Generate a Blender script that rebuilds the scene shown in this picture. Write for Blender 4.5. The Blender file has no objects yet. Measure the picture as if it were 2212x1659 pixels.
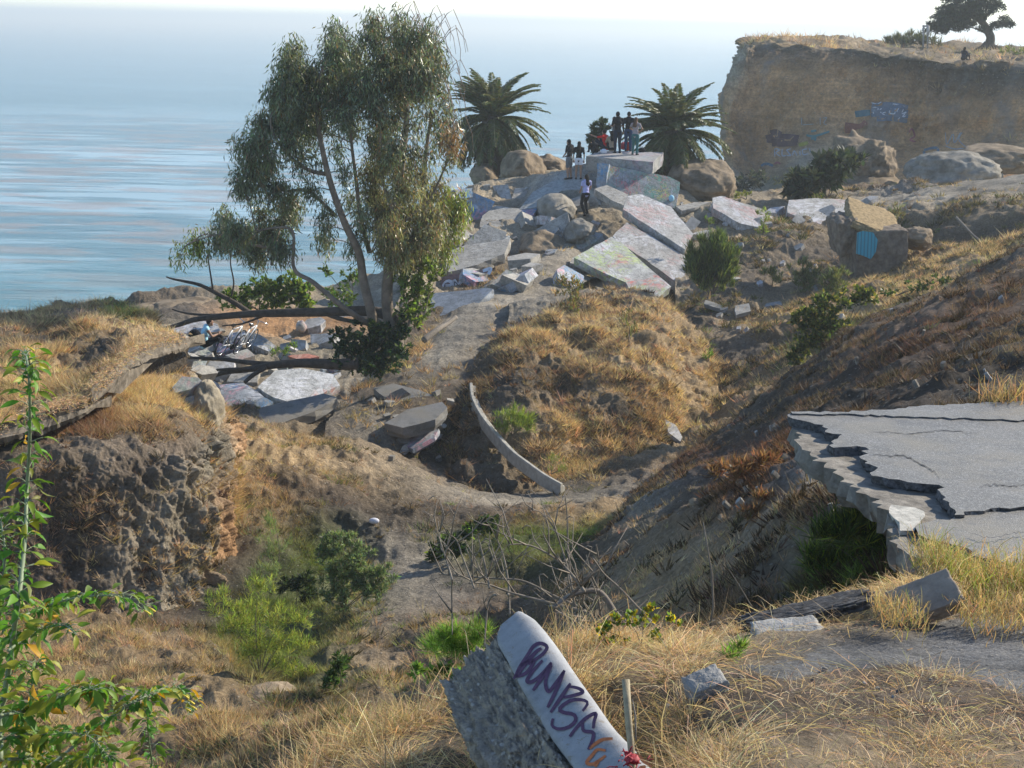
import bpy, math, random
import numpy as np
from mathutils import Vector, Matrix, Euler
from mathutils.bvhtree import BVHTree
random.seed(7); rng = np.random.default_rng(11)
S = bpy.context.scene
COL = S.collection
# ------------------------------------------------------------------ camera, sky, sun, exposure
H = 34.0                                   # eye height above the sea
PITCH, ROLL, HFOV = 12.92, 1.2, 36.0
cam_d = bpy.data.cameras.new('camera'); cam = bpy.data.objects.new('camera', cam_d); COL.objects.link(cam)
cam_d.sensor_width = 36; cam_d.lens = 18/math.tan(math.radians(HFOV/2)); cam_d.clip_end = 60000; cam_d.clip_start = .1
R = (Matrix.Rotation(math.radians(90-PITCH), 4, 'X') @ Matrix.Rotation(math.radians(ROLL), 4, 'Z'))
cam.matrix_world = Matrix.Translation((0, 0, H)) @ R
S.camera = cam
SUN_AZ, SUN_EL = 60.0, 30.0                # clockwise from the view direction (+Y)
sd = Vector((math.sin(math.radians(SUN_AZ))*math.cos(math.radians(SUN_EL)), math.cos(math.radians(SUN_AZ))*math.cos(math.radians(SUN_EL)), math.sin(math.radians(SUN_EL))))
w = bpy.data.worlds.new('World'); S.world = w; w.use_nodes = True
wn = w.node_tree; bg = wn.nodes['Background']
sky = wn.nodes.new('ShaderNodeTexSky'); sky.sky_type = 'NISHITA'; sky.sun_disc = False
sky.sun_elevation = math.radians(SUN_EL); sky.sun_rotation = math.radians(SUN_AZ); sky.dust_density = .15; sky.air_density = .8; sky.ozone_density = 1.6
wn.links.new(sky.outputs[0], bg.inputs[0]); bg.inputs[1].default_value = 0.135
ld = bpy.data.lights.new('sun', 'SUN'); ld.energy = 4.2; ld.angle = math.radians(.6); ld.color = (1, .91, .76)
lo = bpy.data.objects.new('sun', ld); COL.objects.link(lo); lo.rotation_euler = sd.to_track_quat('Z', 'Y').to_euler(); lo.location = (30, 20, 80)
S.view_settings.view_transform = 'Standard'; S.view_settings.look = 'None'; S.view_settings.gamma = 1; S.view_settings.exposure = 0.88
S.cycles.volume_bounces = 0; S.cycles.max_bounces = 6; S.cycles.transparent_max_bounces = 6
HAZE = 0.00058

# ------------------------------------------------------------------ helpers
F = 1106/math.tan(math.radians(HFOV/2))
R3 = R.to_3x3(); EYE = Vector((0, 0, H))
def ray(px, py):
    d = R3 @ Vector(((px-1106)/F, -(py-829.5)/F, -1)); return d/d.y
def P(px, py, Y): return EYE + ray(px, py)*Y
def pxm(Y): return Y/F*1.02                 # metres per picture unit at distance Y
def onplane(px, py, p0, n):
    d = ray(px, py); return EYE + d*((p0-EYE).dot(n)/d.dot(n))

def tag(o, label=None, cat=None, group=None, kind=None):
    for k, v in (('label', label), ('category', cat), ('group', group), ('kind', kind)):
        if v: o[k] = v
    return o
def empty(name, loc, label=None, cat=None, group=None):
    o = bpy.data.objects.new(name, None); o.location = loc; COL.objects.link(o); o.empty_display_size = .2
    return tag(o, label, cat, group)
def mesh(name, V, Fc, mat=None, parent=None, col=None, smooth=True):
    """V (n,3) world coordinates, Fc an (m,k) array or a list of lists; child meshes keep world coordinates"""
    me = bpy.data.meshes.new(name)
    V = np.asarray(V, dtype=np.float64).reshape(-1, 3)
    if parent is not None:
        V = V - np.array(parent.matrix_world.translation if parent.parent else parent.location)
    if isinstance(Fc, np.ndarray):
        m, k = Fc.shape
        me.vertices.add(len(V)); me.vertices.foreach_set('co', V.astype(np.float32).ravel())
        me.loops.add(m*k); me.loops.foreach_set('vertex_index', Fc.astype(np.int32).ravel())
        me.polygons.add(m); me.polygons.foreach_set('loop_start', np.arange(m, dtype=np.int32)*k)
        me.update(calc_edges=True); me.validate()
    else:
        me.from_pydata([tuple(v) for v in V], [], [tuple(f) for f in Fc]); me.update()
    if smooth and len(me.polygons): me.polygons.foreach_set('use_smooth', np.ones(len(me.polygons), dtype=bool))
    if col is not None:
        c = np.ones((len(V), 4), dtype=np.float32); c[:, :3] = np.asarray(col)[:, :3]
        a = me.attributes.new('Col', 'FLOAT_COLOR', 'POINT'); a.data.foreach_set('color', c.ravel())
    o = bpy.data.objects.new(name, me); COL.objects.link(o)
    if mat: me.materials.append(mat)
    if parent is not None: o.parent = parent
    return o
class MB:
    def __init__(s): s.v = []; s.f = []; s.c = []
    def add(s, V, Fc, c=None):
        b = len(s.v); s.v += [tuple(v) for v in V]; s.f += [tuple(i+b for i in f) for f in Fc]
        if c is not None: s.c += [c]*len(V)
        return s
    def tube(s, pts, rad, n=7, c=None, cap=True):
        pts = [Vector(p) for p in pts]; rad = rad if hasattr(rad, '__len__') else [rad]*len(pts)
        V = []; up = Vector((.31, .2, .93))
        for i, p in enumerate(pts):
            t = (pts[min(i+1, len(pts)-1)]-pts[max(i-1, 0)]).normalized()
            a = t.cross(up)
            if a.length < .05: a = t.cross(Vector((1, 0, 0)))
            a.normalize(); b = t.cross(a)
            for k in range(n):
                th = 2*math.pi*k/n; V.append(p+(a*math.cos(th)+b*math.sin(th))*rad[i])
        Fc = [(i*n+k, i*n+(k+1) % n, (i+1)*n+(k+1) % n, (i+1)*n+k) for i in range(len(pts)-1) for k in range(n)]
        if cap: Fc += [tuple(range(n))[::-1], tuple((len(pts)-1)*n+k for k in range(n))]
        return s.add(V, Fc, c)
    def box(s, c0, dim, rot=None):
        V = []
        for x in (-1, 1):
            for y in (-1, 1):
                for z in (-1, 1):
                    q = Vector((x*dim[0]/2, y*dim[1]/2, z*dim[2]/2)); q = (rot @ q) if rot else q; V.append(Vector(c0)+q)
        return s.add(V, [(0, 1, 3, 2), (4, 6, 7, 5), (0, 4, 5, 1), (2, 3, 7, 6), (0, 2, 6, 4), (1, 5, 7, 3)])
    def ball(s, c0, r, n=10, m=7, rot=None):
        V = []; r = r if hasattr(r, '__len__') else (r, r, r)
        for i in range(m+1):
            ph = math.pi*i/m
            for k in range(n):
                th = 2*math.pi*k/n
                q = Vector((math.sin(ph)*math.cos(th)*r[0], math.sin(ph)*math.sin(th)*r[1], math.cos(ph)*r[2]))
                V.append(Vector(c0)+((rot @ q) if rot else q))
        return s.add(V, [(i*n+k, (i+1)*n+k, (i+1)*n+(k+1) % n, i*n+(k+1) % n) for i in range(m) for k in range(n)])
    def build(s, name, mat, parent=None, smooth=True):
        return mesh(name, s.v, s.f, mat, parent, np.array(s.c) if s.c and len(s.c) == len(s.v) else None, smooth)
def _h(ix, iy, iz, s):
    h = (ix*374761393 + iy*668265263 + iz*2147483647 + s*974711) & 0xffffffff
    h = ((h ^ (h >> 13))*1274126177) & 0xffffffff; h = ((h ^ (h >> 16))*2246822519) & 0xffffffff
    return ((h ^ (h >> 15)) & 0xffff)/32767.5-1
def noise(p, s=0):
    p = np.asarray(p, dtype=np.float64); i = np.floor(p).astype(np.int64); f = p-i; f = f*f*(3-2*f); r = 0
    for dx in (0, 1):
        for dy in (0, 1):
            for dz in (0, 1):
                wgt = (f[:, 0] if dx else 1-f[:, 0])*(f[:, 1] if dy else 1-f[:, 1])*(f[:, 2] if dz else 1-f[:, 2])
                r = r+wgt*_h(i[:, 0]+dx, i[:, 1]+dy, i[:, 2]+dz, s)
    return r
def fbm(p, o=4, s=0, g=.5):
    p = np.asarray(p, dtype=np.float64); a = 1; t = 0; r = 0
    for k in range(o): r = r+a*noise(p*(2.03**k)+k*7.3, s+k); t += a; a *= g
    return r/t
def ridged(p, o=3, s=0):
    p = np.asarray(p, dtype=np.float64); a = 1; t = 0; r = 0
    for k in range(o): r = r+a*(1-2*np.abs(noise(p*(2.07**k), s+k))); t += a; a *= .5
    return r/t

# ------------------------------------------------------------------ materials
class M:
    def __init__(s, name, rough=.8, spec=.3):
        s.m = bpy.data.materials.new(name); s.m.use_nodes = True; s.t = s.m.node_tree; s.b = s.t.nodes['Principled BSDF']
        s.b.inputs['Roughness'].default_value = rough; s.b.inputs['Specular IOR Level'].default_value = spec
        s.co = s.n('ShaderNodeTexCoord').outputs['Object']
    def n(s, typ, **kw):
        x = s.t.nodes.new(typ)
        for k, v in kw.items():
            if k in x.inputs: s.put(x.inputs[k], v)
            else: setattr(x, k, v)
        return x
    def put(s, inp, v):
        if isinstance(v, bpy.types.NodeSocket): s.t.links.new(v, inp)
        elif isinstance(v, tuple) and len(v) == 3 and inp.type == 'RGBA': inp.default_value = (*v, 1)
        else: inp.default_value = v
    def noise(s, sc, det=4, ro=.6, vec=None, dist=0): return s.n('ShaderNodeTexNoise', Vector=vec or s.co, Scale=sc, Detail=det, Roughness=ro, Distortion=dist).outputs['Fac']
    def vor(s, sc, feat='F1', out='Distance', vec=None): return s.n('ShaderNodeTexVoronoi', feature=feat, Vector=vec or s.co, Scale=sc).outputs[out]
    def ramp(s, f, st, interp='LINEAR'):
        r = s.n('ShaderNodeValToRGB', Fac=f); e = r.color_ramp; e.interpolation = interp
        while len(e.elements) < len(st): e.elements.new(.5)
        for k, (p, c) in enumerate(st):
            e.elements[k].position = p; e.elements[k].color = (c, c, c, 1) if not hasattr(c, '__len__') else (*c, 1)
        return r.outputs[0]
    def mix(s, f, a, b, mode='MIX'):
        x = s.n('ShaderNodeMix', data_type='RGBA', blend_type=mode)
        s.put(x.inputs[0], f); s.put(x.inputs[6], a if not isinstance(a, tuple) else (*a, 1)); s.put(x.inputs[7], b if not isinstance(b, tuple) else (*b, 1)); return x.outputs[2]
    def math(s, op, a, b=0.): 
        x = s.n('ShaderNodeMath', operation=op); s.put(x.inputs[0], a); s.put(x.inputs[1], b); return x.outputs[0]
    def mapv(s, sc, rot=(0, 0, 0)): return s.n('ShaderNodeMapping', Vector=s.co, Scale=sc, Rotation=rot).outputs[0]
    def col(s): return s.n('ShaderNodeAttribute', attribute_name='Col').outputs['Color']
    def bump(s, h, strength=.6, dist=.03, prev=None):
        b = s.n('ShaderNodeBump', Height=h, Strength=strength, Distance=dist)
        if prev: s.put(b.inputs['Normal'], prev)
        return b.outputs[0]
    def fin(s, color, normal=None, rough=None):
        s.put(s.b.inputs['Base Color'], color)
        if normal: s.put(s.b.inputs['Normal'], normal)
        if rough is not None: s.put(s.b.inputs['Roughness'], rough)
        return s.m
def m_ground(name='ground', scale=1., strata=False):
    m = M(name, .92, .12); c = m.col()
    c = m.mix(1, c, m.ramp(m.noise(1.1*scale, 6, .7), [(.3, .62), (.5, 1.), (.72, 1.35)]), 'MULTIPLY')
    c = m.mix(1, c, m.ramp(m.noise(14*scale, 4, .7), [(.3, .6), (.5, 1.), (.7, 1.4)]), 'MULTIPLY')
    peb = m.vor(9*scale); c = m.mix(m.ramp(peb, [(.10, .55), (.2, 0)]), c, (.34, .31, .26))
    if strata:
        wv = m.noise(1., 5, .65, m.mapv((.07, .07, 1.1), (.02, -.03, 0)))
        c = m.mix(1, c, m.ramp(wv, [(.32, .8), (.45, .97), (.5, 1.12), (.56, .93), (.7, 1.12)]), 'MULTIPLY')
        c = m.mix(m.ramp(m.noise(.35, 4, .6, m.mapv((1, 1, .35))), [(.52, 0.), (.66, .6)]), c, (.20, .19, .175))
    h = m.math('ADD', m.noise(6*scale, 8, .75), m.math('MULTIPLY', m.ramp(peb, [(0, 1.), (.3, 0)]), .25))
    return m.fin(c, m.bump(h, .9, .12/scale))
def m_plain(name, c, rough=.8, spec=.3, var=.25, sc=8, bump=.3, metal=0.):
    m = M(name, rough, spec); k = m.ramp(m.noise(sc, 5, .65), [(.3, 1-var), (.7, 1+var)]); m.b.inputs['Metallic'].default_value = metal
    return m.fin(m.mix(1, c, k, 'MULTIPLY'), m.bump(m.noise(sc*3, 5, .7), bump, .3/sc/3))
def m_leaf(name, trans=.45, rough=.5, spec=.3, warm=(1.25, 1.2, .75)):
    m = M(name, rough, spec); c = m.col(); m.put(m.b.inputs['Base Color'], c)
    tr = m.n('ShaderNodeBsdfTranslucent'); m.put(tr.inputs[0], m.mix(1, c, warm, 'MULTIPLY'))
    mx = m.n('ShaderNodeMixShader'); mx.inputs[0].default_value = trans
    m.t.links.new(m.b.outputs[0], mx.inputs[1]); m.t.links.new(tr.outputs[0], mx.inputs[2])
    m.t.links.new(mx.outputs[0], m.t.nodes['Material Output'].inputs['Surface']); return m.m
def m_slab(name, base=(.33, .32, .29), amt=.7, tints=((.40, .24, .22), (.18, .24, .31), (.24, .29, .22), (.56, .56, .58)), seed=0., sc=1.):
    m = M(name, .7, .35); off = m.n('ShaderNodeMapping', Vector=m.co, Location=(seed*3.1, seed*7.7, seed)).outputs[0]
    c = m.mix(1, base, m.ramp(m.noise(1.3, 8, .75, off), [(.3, .55), (.5, .95), (.7, 1.35)]), 'MULTIPLY')
    for i, t in enumerate(tints):
        o2 = m.n('ShaderNodeMapping', Vector=off, Location=(i*11.3, i*5.1, 3.3*i), Rotation=(0, 0, .6+i*.9+seed), Scale=(1, 1, 1)).outputs[0]
        patch = m.ramp(m.noise(.8*sc, 2, .5, o2), [(.50, 0.), (.60, amt)])
        o3 = m.n('ShaderNodeMapping', Vector=o2, Scale=(2.2*sc, 7*sc, 3*sc)).outputs[0]
        line = m.ramp(m.noise(1., 4, .6, o3, 1.2), [(.47, 0.), (.56, 1.)])
        c = m.mix(m.math('MULTIPLY', patch, line), c, t)
    c = m.mix(1, c, m.ramp(m.noise(6, 6, .75, off), [(.35, .62), (.55, 1.05)]), 'MULTIPLY')
    cr = m.ramp(m.vor(.45, 'DISTANCE_TO_EDGE', vec=m.n('ShaderNodeVectorMath', operation='ADD', Vector=off).outputs[0]), [(.002, .75), (.008, 1.)])
    c = m.mix(1, c, cr, 'MULTIPLY')
    return m.fin(c, m.bump(m.noise(9, 8, .75), .7, .05))
def m_asphalt(name='asphalt', base=(.125, .12, .11)):
    m = M(name, .62, .5); c = m.mix(1, base, m.ramp(m.noise(2.2, 6, .7), [(.3, .7), (.7, 1.3)]), 'MULTIPLY')
    vc = m.vor(95, out='Color'); g = m.ramp(vc, [(.55, 0.), (.9, .55)]); c = m.mix(g, c, (.34, .33, .31))
    c = m.mix(m.ramp(m.noise(.9, 6, .7), [(.46, 0.), (.62, .7)]), c, (.20, .175, .13)); c = m.mix(m.ramp(m.noise(2.6, 5, .7), [(.56, 0.), (.66, .5)]), c, (.07, .07, .072))
    h = m.math('ADD', m.math('MULTIPLY', m.vor(120), .5), m.noise(70, 6, .8)); return m.fin(c, m.bump(h, .7, .006))
MG = m_ground(); MCL = m_ground('cliff_rock', .35, True); MFG = m_ground('near_ground', 3.)
MROCK = m_plain('sandstone', (.27, .23, .165), .9, .2, .4, 1.6, .8)
MROCK2 = m_plain('grey_stone', (.27, .265, .25), .9, .2, .35, 3, .8)
MBARK = m_plain('bark', (.14, .115, .09), .9, .2, .4, 6, .8)
MBARKD = m_plain('dark_bark', (.085, .07, .058), .9, .2, .4, 6, .8)
MTWIG = m_plain('pale_twig', (.21, .18, .145), .85, .2, .3, 20, .4)
MLEAF = m_leaf('leaf'); MGRASS = m_leaf('grass_blade', .35, .6, .2, (1.2, 1.08, .78)); MPALM = m_leaf('palm_leaf', .25, .45, .4)
MSL = [m_slab('painted_concrete', seed=1.), m_slab('painted_concrete_pale', (.34, .33, .31), .8, ((.56, .56, .58), (.44, .29, .27), (.50, .50, .52)), 2.),
       m_slab('painted_concrete_blue', (.26, .28, .30), .9, ((.09, .20, .36), (.10, .24, .40), (.5, .25, .3), (.55, .56, .58)), 3.),
       m_slab('painted_concrete_busy', (.27, .27, .25), .9, ((.50, .16, .17), (.50, .45, .10), (.10, .28, .20), (.15, .30, .25), (.35, .35, .38)), 4., 1.9),
       m_slab('bare_concrete', (.33, .31, .27), .25, ((.5, .5, .5),), 5.)]
MASP = m_asphalt(); MASP2 = m_asphalt('worn_asphalt', (.17, .165, .155))
MCONC = m_plain('broken_concrete', (.21, .19, .16), .9, .2, .5, 9, 1.)

# ------------------------------------------------------------------ terrain patches
PAL = {  # base colour, grass density, blade colour
 'g': (.275, .20, .115, 1., .52, .385, .205), 'd': (.10, .08, .058, .22, .26, .18, .10), 'p': (.25, .22, .175, .02, .40, .30, .15),
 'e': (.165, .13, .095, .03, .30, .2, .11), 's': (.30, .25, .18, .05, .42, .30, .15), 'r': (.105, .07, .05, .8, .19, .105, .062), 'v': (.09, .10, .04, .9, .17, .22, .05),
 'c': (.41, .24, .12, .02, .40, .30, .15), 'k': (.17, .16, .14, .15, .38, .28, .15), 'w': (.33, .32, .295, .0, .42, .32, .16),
 'a': (.105, .105, .105, .0, .42, .32, .16), 'x': (.23, .18, .12, .25, .44, .33, .19), 'b': (.15, .12, .088, .12, .34, .25, .14), 'h': (.075, .06, .046, .5, .16, .115, .075)}  # h: near hillside, its shade put into darker ground and blade colours
def crom(A, n):
    """Catmull-Rom along axis 0 to n samples"""
    m = A.shape[0]; t = np.linspace(0, m-1, n); i = np.minimum(t.astype(int), m-2); f = (t-i).reshape(-1, *([1]*(A.ndim-1)))
    g = lambda k: A[np.clip(k, 0, m-1)]
    p0, p1, p2, p3 = g(i-1), g(i), g(i+1), g(i+2)
    return p1+.5*f*((p2-p0)+f*(2*p0-5*p1+4*p2-p3+f*(3*(p1-p2)+p3-p0)))
TER = []
def patch(name, rows, nu, nv, amp, freq, label, cat='terrain', mat=None, flute=0., ff=1., soft=False, post=None, seed=0, drop=(), back=(), rough_far=None):
    G = []
    for r in rows.strip().split('\n'):
        L = []
        for it in r.split():
            q = it.split(','); p = P(float(q[0]), float(q[1]), float(q[2]))
            if len(q) > 4: p.z += float(q[4])
            L.append([*p, *PAL[q[3]]])
        G.append(L)
    for dY, dz in drop: G.append([[v[0]*(1+dY/max(v[1], 3.)), v[1]+dY, v[2]+dz, *v[3:]] for v in G[-1]])
    for dY, dz in back: G.insert(0, [[v[0]*(1+dY/max(v[1], 3.)), v[1]+dY, v[2]+dz, *v[3:]] for v in G[0]])
    A = np.array(G); A = crom(A, nv); A = crom(A.transpose(1, 0, 2), nu).transpose(1, 0, 2)
    X = A[..., :3]; du = np.gradient(X, axis=1); dv = np.gradient(X, axis=0); N = np.cross(du, dv); N /= np.linalg.norm(N, axis=2, keepdims=True)+1e-9
    p = X.reshape(-1, 3)
    steep = np.clip(1.15-np.abs(N[..., 2]), 0, 1).reshape(-1)
    d = amp*(fbm(p*freq, 5, seed, .55)+.45*(ridged(p*freq*.6, 3, seed+9)-.45)+.30*(ridged(p*freq*2.6, 3, seed+12)-.45))
    if soft: d = d*(.35+.65*np.clip(A[..., 6].reshape(-1)/.35, 0, 1))
    if flute:
        q = p*ff; q[:, 2] *= .13; q2 = p*ff; q2[:, 2] *= .5
        lowm = np.clip(.75+1.4*fbm(p*.35*ff, 2, seed+50), .15, 1.7); hb = p*ff; hb[:, 2] *= 2.5; hb[:, :2] *= .4
        d = d+flute*steep**1.5*lowm*(.22*fbm(hb*1.6, 4, seed+60, .6)+ridged(q*1.5, 4, seed+20)*.5+.26*ridged(q*3.6, 3, seed+25)+.45*fbm(q2*3.2, 5, seed+30, .6)+.16*fbm(p*ff*8, 3, seed+70, .6)-.3)
    Z = X+N*d.reshape(*X.shape[:2], 1)
    V = Z.reshape(-1, 3); i, j = np.meshgrid(np.arange(nv-1), np.arange(nu-1), indexing='ij'); a = (i*nu+j).ravel()
    Fc = np.stack([a, a+1, a+nu+1, a+nu], 1)
    att = A[..., 3:].reshape(-1, 7).copy()
    if post: post(V, att)
    c = np.clip(att[:, :3], .02, 1)
    m = np.clip(fbm(V*.45, 4, seed+40)*1.6+.5, 0, 1)[:, None]; c = c*(.8+.4*m)
    o = mesh(name, V, Fc, mat or MG, None, c); tag(o, label, cat, kind='structure')
    TER.append(dict(o=o, V=V, F=Fc, att=att, name=name, N=N.reshape(-1, 3)))
    return o
def proj(V):
    q = (V-np.array(EYE))@np.array(R3); return 1106+q[:, 0]/-q[:, 2]*F, 829.5-q[:, 1]/-q[:, 2]*F
def inpoly(x, y, poly):
    r = np.zeros(len(x), bool); n = len(poly)
    for i in range(n):
        (x1, y1), (x2, y2) = poly[i], poly[(i+1) % n]
        if y1 != y2: c = ((y1 > y) != (y2 > y)) & (x < (x2-x1)*(y-y1)/(y2-y1)+x1); r ^= c
    return r
ASPH = [(1610, 1447), (1633, 1439), (1688, 1425), (1733, 1425), (1776, 1399), (1876, 1393), (1980, 1374), (2052, 1338), (2159, 1344), (2212, 1338), (2520, 1320), (2520, 1560), (2212, 1500), (2127, 1472), (2045, 1456), (1964, 1438), (1899, 1446), (1802, 1452), (1688, 1466)]
SOIL = [(1540, 1470), (1688, 1456), (1802, 1446), (1964, 1432), (2127, 1462), (2520, 1530), (2520, 1680), (2212, 1600), (2000, 1580), (1800, 1590), (1650, 1580), (1560, 1560)]
def bank_post(V, att):
    x, y = proj(V); ok = V[:, 1] > 1.; nz = fbm(V*5, 4, 91)*26; x = x+nz; y = y+nz*.5
    s = ok & inpoly(x, y, SOIL); att[s] = [.13, .10, .075, .16, .44, .33, .2]
    a_ = ok & inpoly(x, y, ASPH); att[a_] = [.15, .148, .145, 0., .4, .3, .2]
# bottom rows are nearest
patch('gully_floor', '''
-500,1720,16,g 150,1720,17,g 450,1720,17,g 700,1720,16,g 950,1720,15,g 1250,1700,15,g 1550,1650,16,g 1850,1600,17,g
-450,1560,19,g 150,1560,20,g 450,1540,20,g 700,1560,19,d 950,1560,19,g 1250,1550,18,g 1550,1530,19,g 1850,1480,20,g
-400,1430,22,g 150,1440,22,g 400,1430,23,g 620,1430,24,v 800,1400,24,x 1050,1420,23,g 1400,1400,22,g 1800,1380,22,g
-300,1330,25,g 150,1360,25,g 400,1350,26,d 600,1330,27,v 890,1290,27,p 1080,1290,27,d 1400,1280,26,g 1850,1250,25,g
-200,1250,28,g 200,1260,28,g 480,1230,29,d 700,1200,31,v 880,1200,30.5,p 1060,1180,31,v 1380,1170,30,v 1800,1120,29,d
-50,1180,31,g 250,1180,31,d 490,1100,32,g 700,1080,33,d 860,1110,33,d 1050,1110,33.5,d 1350,1095,34,g 1650,1040,33,r
-50,1120,33,g 250,1100,33,d 480,1010,34,g 650,1010,35,g 830,1035,35.5,x 1050,1078,35.5,p 1300,1072,36,p 1550,1000,37,r
-50,1060,35,g 250,1030,35,d 485,950,36,g 650,965,37.5,g 800,975,37.5,x 960,1030,38,b 1180,1050,37.5,b 1450,970,40,g
-50,1000,38,d 250,980,37,d 480,910,38.5,b 620,920,40,x 770,930,40.5,b 930,970,40,b 1100,1000,40,g 1350,960,42,g
-50,960,40,d 250,930,40,d 470,890,41,x 600,890,42,b 740,870,43,p 870,870,43,p 1010,890,42.5,d 1250,910,44,g
''', 380, 380, .36, 1.0, 'dry grassy floor of the gully with a pale foot path winding through it', soft=True, drop=[(6, -3)], back=[(-9, -4)])  # darker soil in the far rows partly paints in the mound's shadow
patch('mound', '''
960,1020,38,d 1100,1080,36.5,d 1250,1075,37,g 1400,1060,38,g 1520,1010,40,g 1640,960,42,g
985,930,40,d 1080,960,39,x 1250,985,39,g 1380,995,39.5,g 1480,960,41,g 1600,900,44,g
1005,850,42,d 1110,860,41,d 1220,905,40.6,g 1350,905,40.8,d 1450,880,43,g 1560,850,46,g
1015,810,43.5,d 1110,800,42.6,d 1220,835,42.4,d 1350,825,42.6,g 1450,800,45,g 1535,790,48,g
1030,770,45.5,b 1120,750,45.0,g 1230,755,45.0,g 1350,740,45.5,g 1455,720,48,g 1520,740,50,g
1065,740,47,b 1130,712,48,g 1240,702,48,g 1350,684,49,g 1435,665,51,g 1490,700,52,g
1095,700,49,p 1170,672,50.5,p 1250,650,52,x 1330,636,53,x 1420,644,54,x 1458,668,55,x
1100,665,53,p 1180,645,54,p 1260,640,56,p 1340,650,57,g 1420,685,58,d 1475,730,58,d
''', 300, 300, .52, .95, 'rounded earth mound covered in golden dry grass in the middle of the gully', soft=True, flute=.25, seed=3, drop=[(4, -3)], back=[(-2, -2)])
patch('path_ridge', '''
700,960,38,b 800,930,39,p 900,905,40,b 1000,880,41.5,d 1100,860,43,d
720,900,41,p 800,870,42,b 880,850,42.5,b 980,830,43,b 1080,800,45,d
760,850,43.5,d 840,810,44.5,b 910,790,45,p 980,780,45.5,p 1080,770,47,b
830,800,45.5,v 880,770,47,g 940,750,47.5,p 1020,735,48,p 1120,720,49,p
850,740,48.5,d 930,720,50,x 980,700,50.5,p 1060,690,51,p 1180,680,52,p
890,700,51,d 960,680,53,b 1030,650,54,p 1110,640,54.5,p 1220,640,55,p
950,660,54,d 1020,630,56,b 1080,600,57,p 1170,590,58,p 1280,600,59,p
1000,610,58,d 1080,590,60,b 1150,560,61,p 1230,560,61,p 1330,600,62,p
1040,560,62,s 1130,545,63,s 1190,530,64,p 1270,520,65,s 1400,560,66,s
''', 150, 260, .16, .8, 'pale worn ridge path of broken pavement running towards the headland', mat=MG, seed=5, drop=[(2, -2)], back=[(-2, -3)])  # darker soil beside the mound puts its cast shade into the path colour
patch('headland', '''
820,740,50,d 920,700,53,d 1050,660,56,s 1150,630,59,p 1280,620,60,w 1420,670,60,d 1560,660,60,d
860,650,54,s 960,610,58,s 1050,590,60,s 1160,565,62,p 1290,560,62,w 1430,600,62,d 1560,600,62,d
900,560,58,s 975,540,62,s 1080,515,64,s 1180,500,65,s 1290,495,65,s 1430,540,64,d 1560,540,64,d
960,500,62,s 1000,480,66,s 1080,462,67,s 1170,445,68,s 1270,442,68,s 1400,460,67,s 1540,480,67,s
1000,455,66,s 1030,430,69,s 1100,425,70,s 1180,400,70,w 1270,392,70,w 1400,415,70,s 1560,440,72,s
1005,425,72,s 1040,405,74,s 1110,390,75,s 1190,376,75,s 1280,366,74,s 1420,395,74,s 1580,425,76,s
''', 260, 230, .5, .55, 'tan rocky headland heaped with broken pavement above the sea', flute=.3, seed=8, mat=MG, drop=[(3, -3), (8, -26)], back=[(-3, -3)])
patch('rubble_basin', '''
380,960,38,s 500,930,39.5,s 620,930,40.5,p 740,900,41.5,p 850,880,42.5,p
400,900,42,s 470,885,43,b 600,885,44,b 720,865,44,p 850,840,44.5,p
370,835,45,b 470,825,46,s 590,815,46.5,s 700,800,47,s 850,790,47,d
360,775,47.5,s 470,765,48.5,s 580,760,49,s 690,745,50,s 850,740,50,d
350,720,50,s 450,712,51,s 560,705,52,c 680,695,54,c 880,700,53,d
300,692,54,b 420,683,54,b 550,675,56,c 700,665,58,s 900,660,57,s
270,690,58,b 380,660,59,b 540,655,60,s 700,648,62,s 930,600,62,s
''', 220, 170, .28, .9, 'hollow of tumbled concrete and sandy soil behind the left bluff', seed=12, drop=[(3, -2), (8, -24)], back=[(-2, -3)])
patch('bluff', '''
-150,1470,24.5,s 50,1425,25.5,s 200,1412,25.8,e 310,1385,26.3,s 430,1362,27,s 500,1270,29.5,c 560,1190,33,g
-150,1300,25.2,s 50,1290,26,e 200,1290,26.4,b 320,1270,26.9,s 440,1230,27.8,s 497,1190,30,c 545,1120,34,g
-150,1180,25.8,s 50,1160,26.5,e 200,1160,27,b 320,1150,27.4,s 438,1130,28.4,s 492,1100,30.5,c 525,1060,34.5,g
-150,1060,26.4,e 50,1040,27,e 200,1040,27.5,e 320,1040,28,b 425,1030,29,s 482,1010,31,s 508,980,35,c
-150,990,27,e 50,970,27.6,e 190,958,28.2,e 310,965,28.7,e 415,950,29.6,e 474,930,31.6,s 490,910,36,c
-150,970,28.5,e 50,955,29,e 190,910,29.8,r 290,885,30.5,g 380,872,31.5,g 440,885,33,g 470,870,37,s
-150,960,30,e 50,940,30.5,e 200,872,31.5,g 280,826,33,g 350,822,34,g 425,838,35.5,s 465,850,39,s
-150,960,34,e 50,935,34,e 200,875,35,e 290,845,37,e 370,810,38,e 430,825,40,s 460,850,42,s
''', 420, 420, .26, .85, 'eroded bluff with a fluted grey earth face under a cap of dry grass', flute=.75, seed=15, drop=[(3, -3)], back=[(-1, -1.5)])
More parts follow.
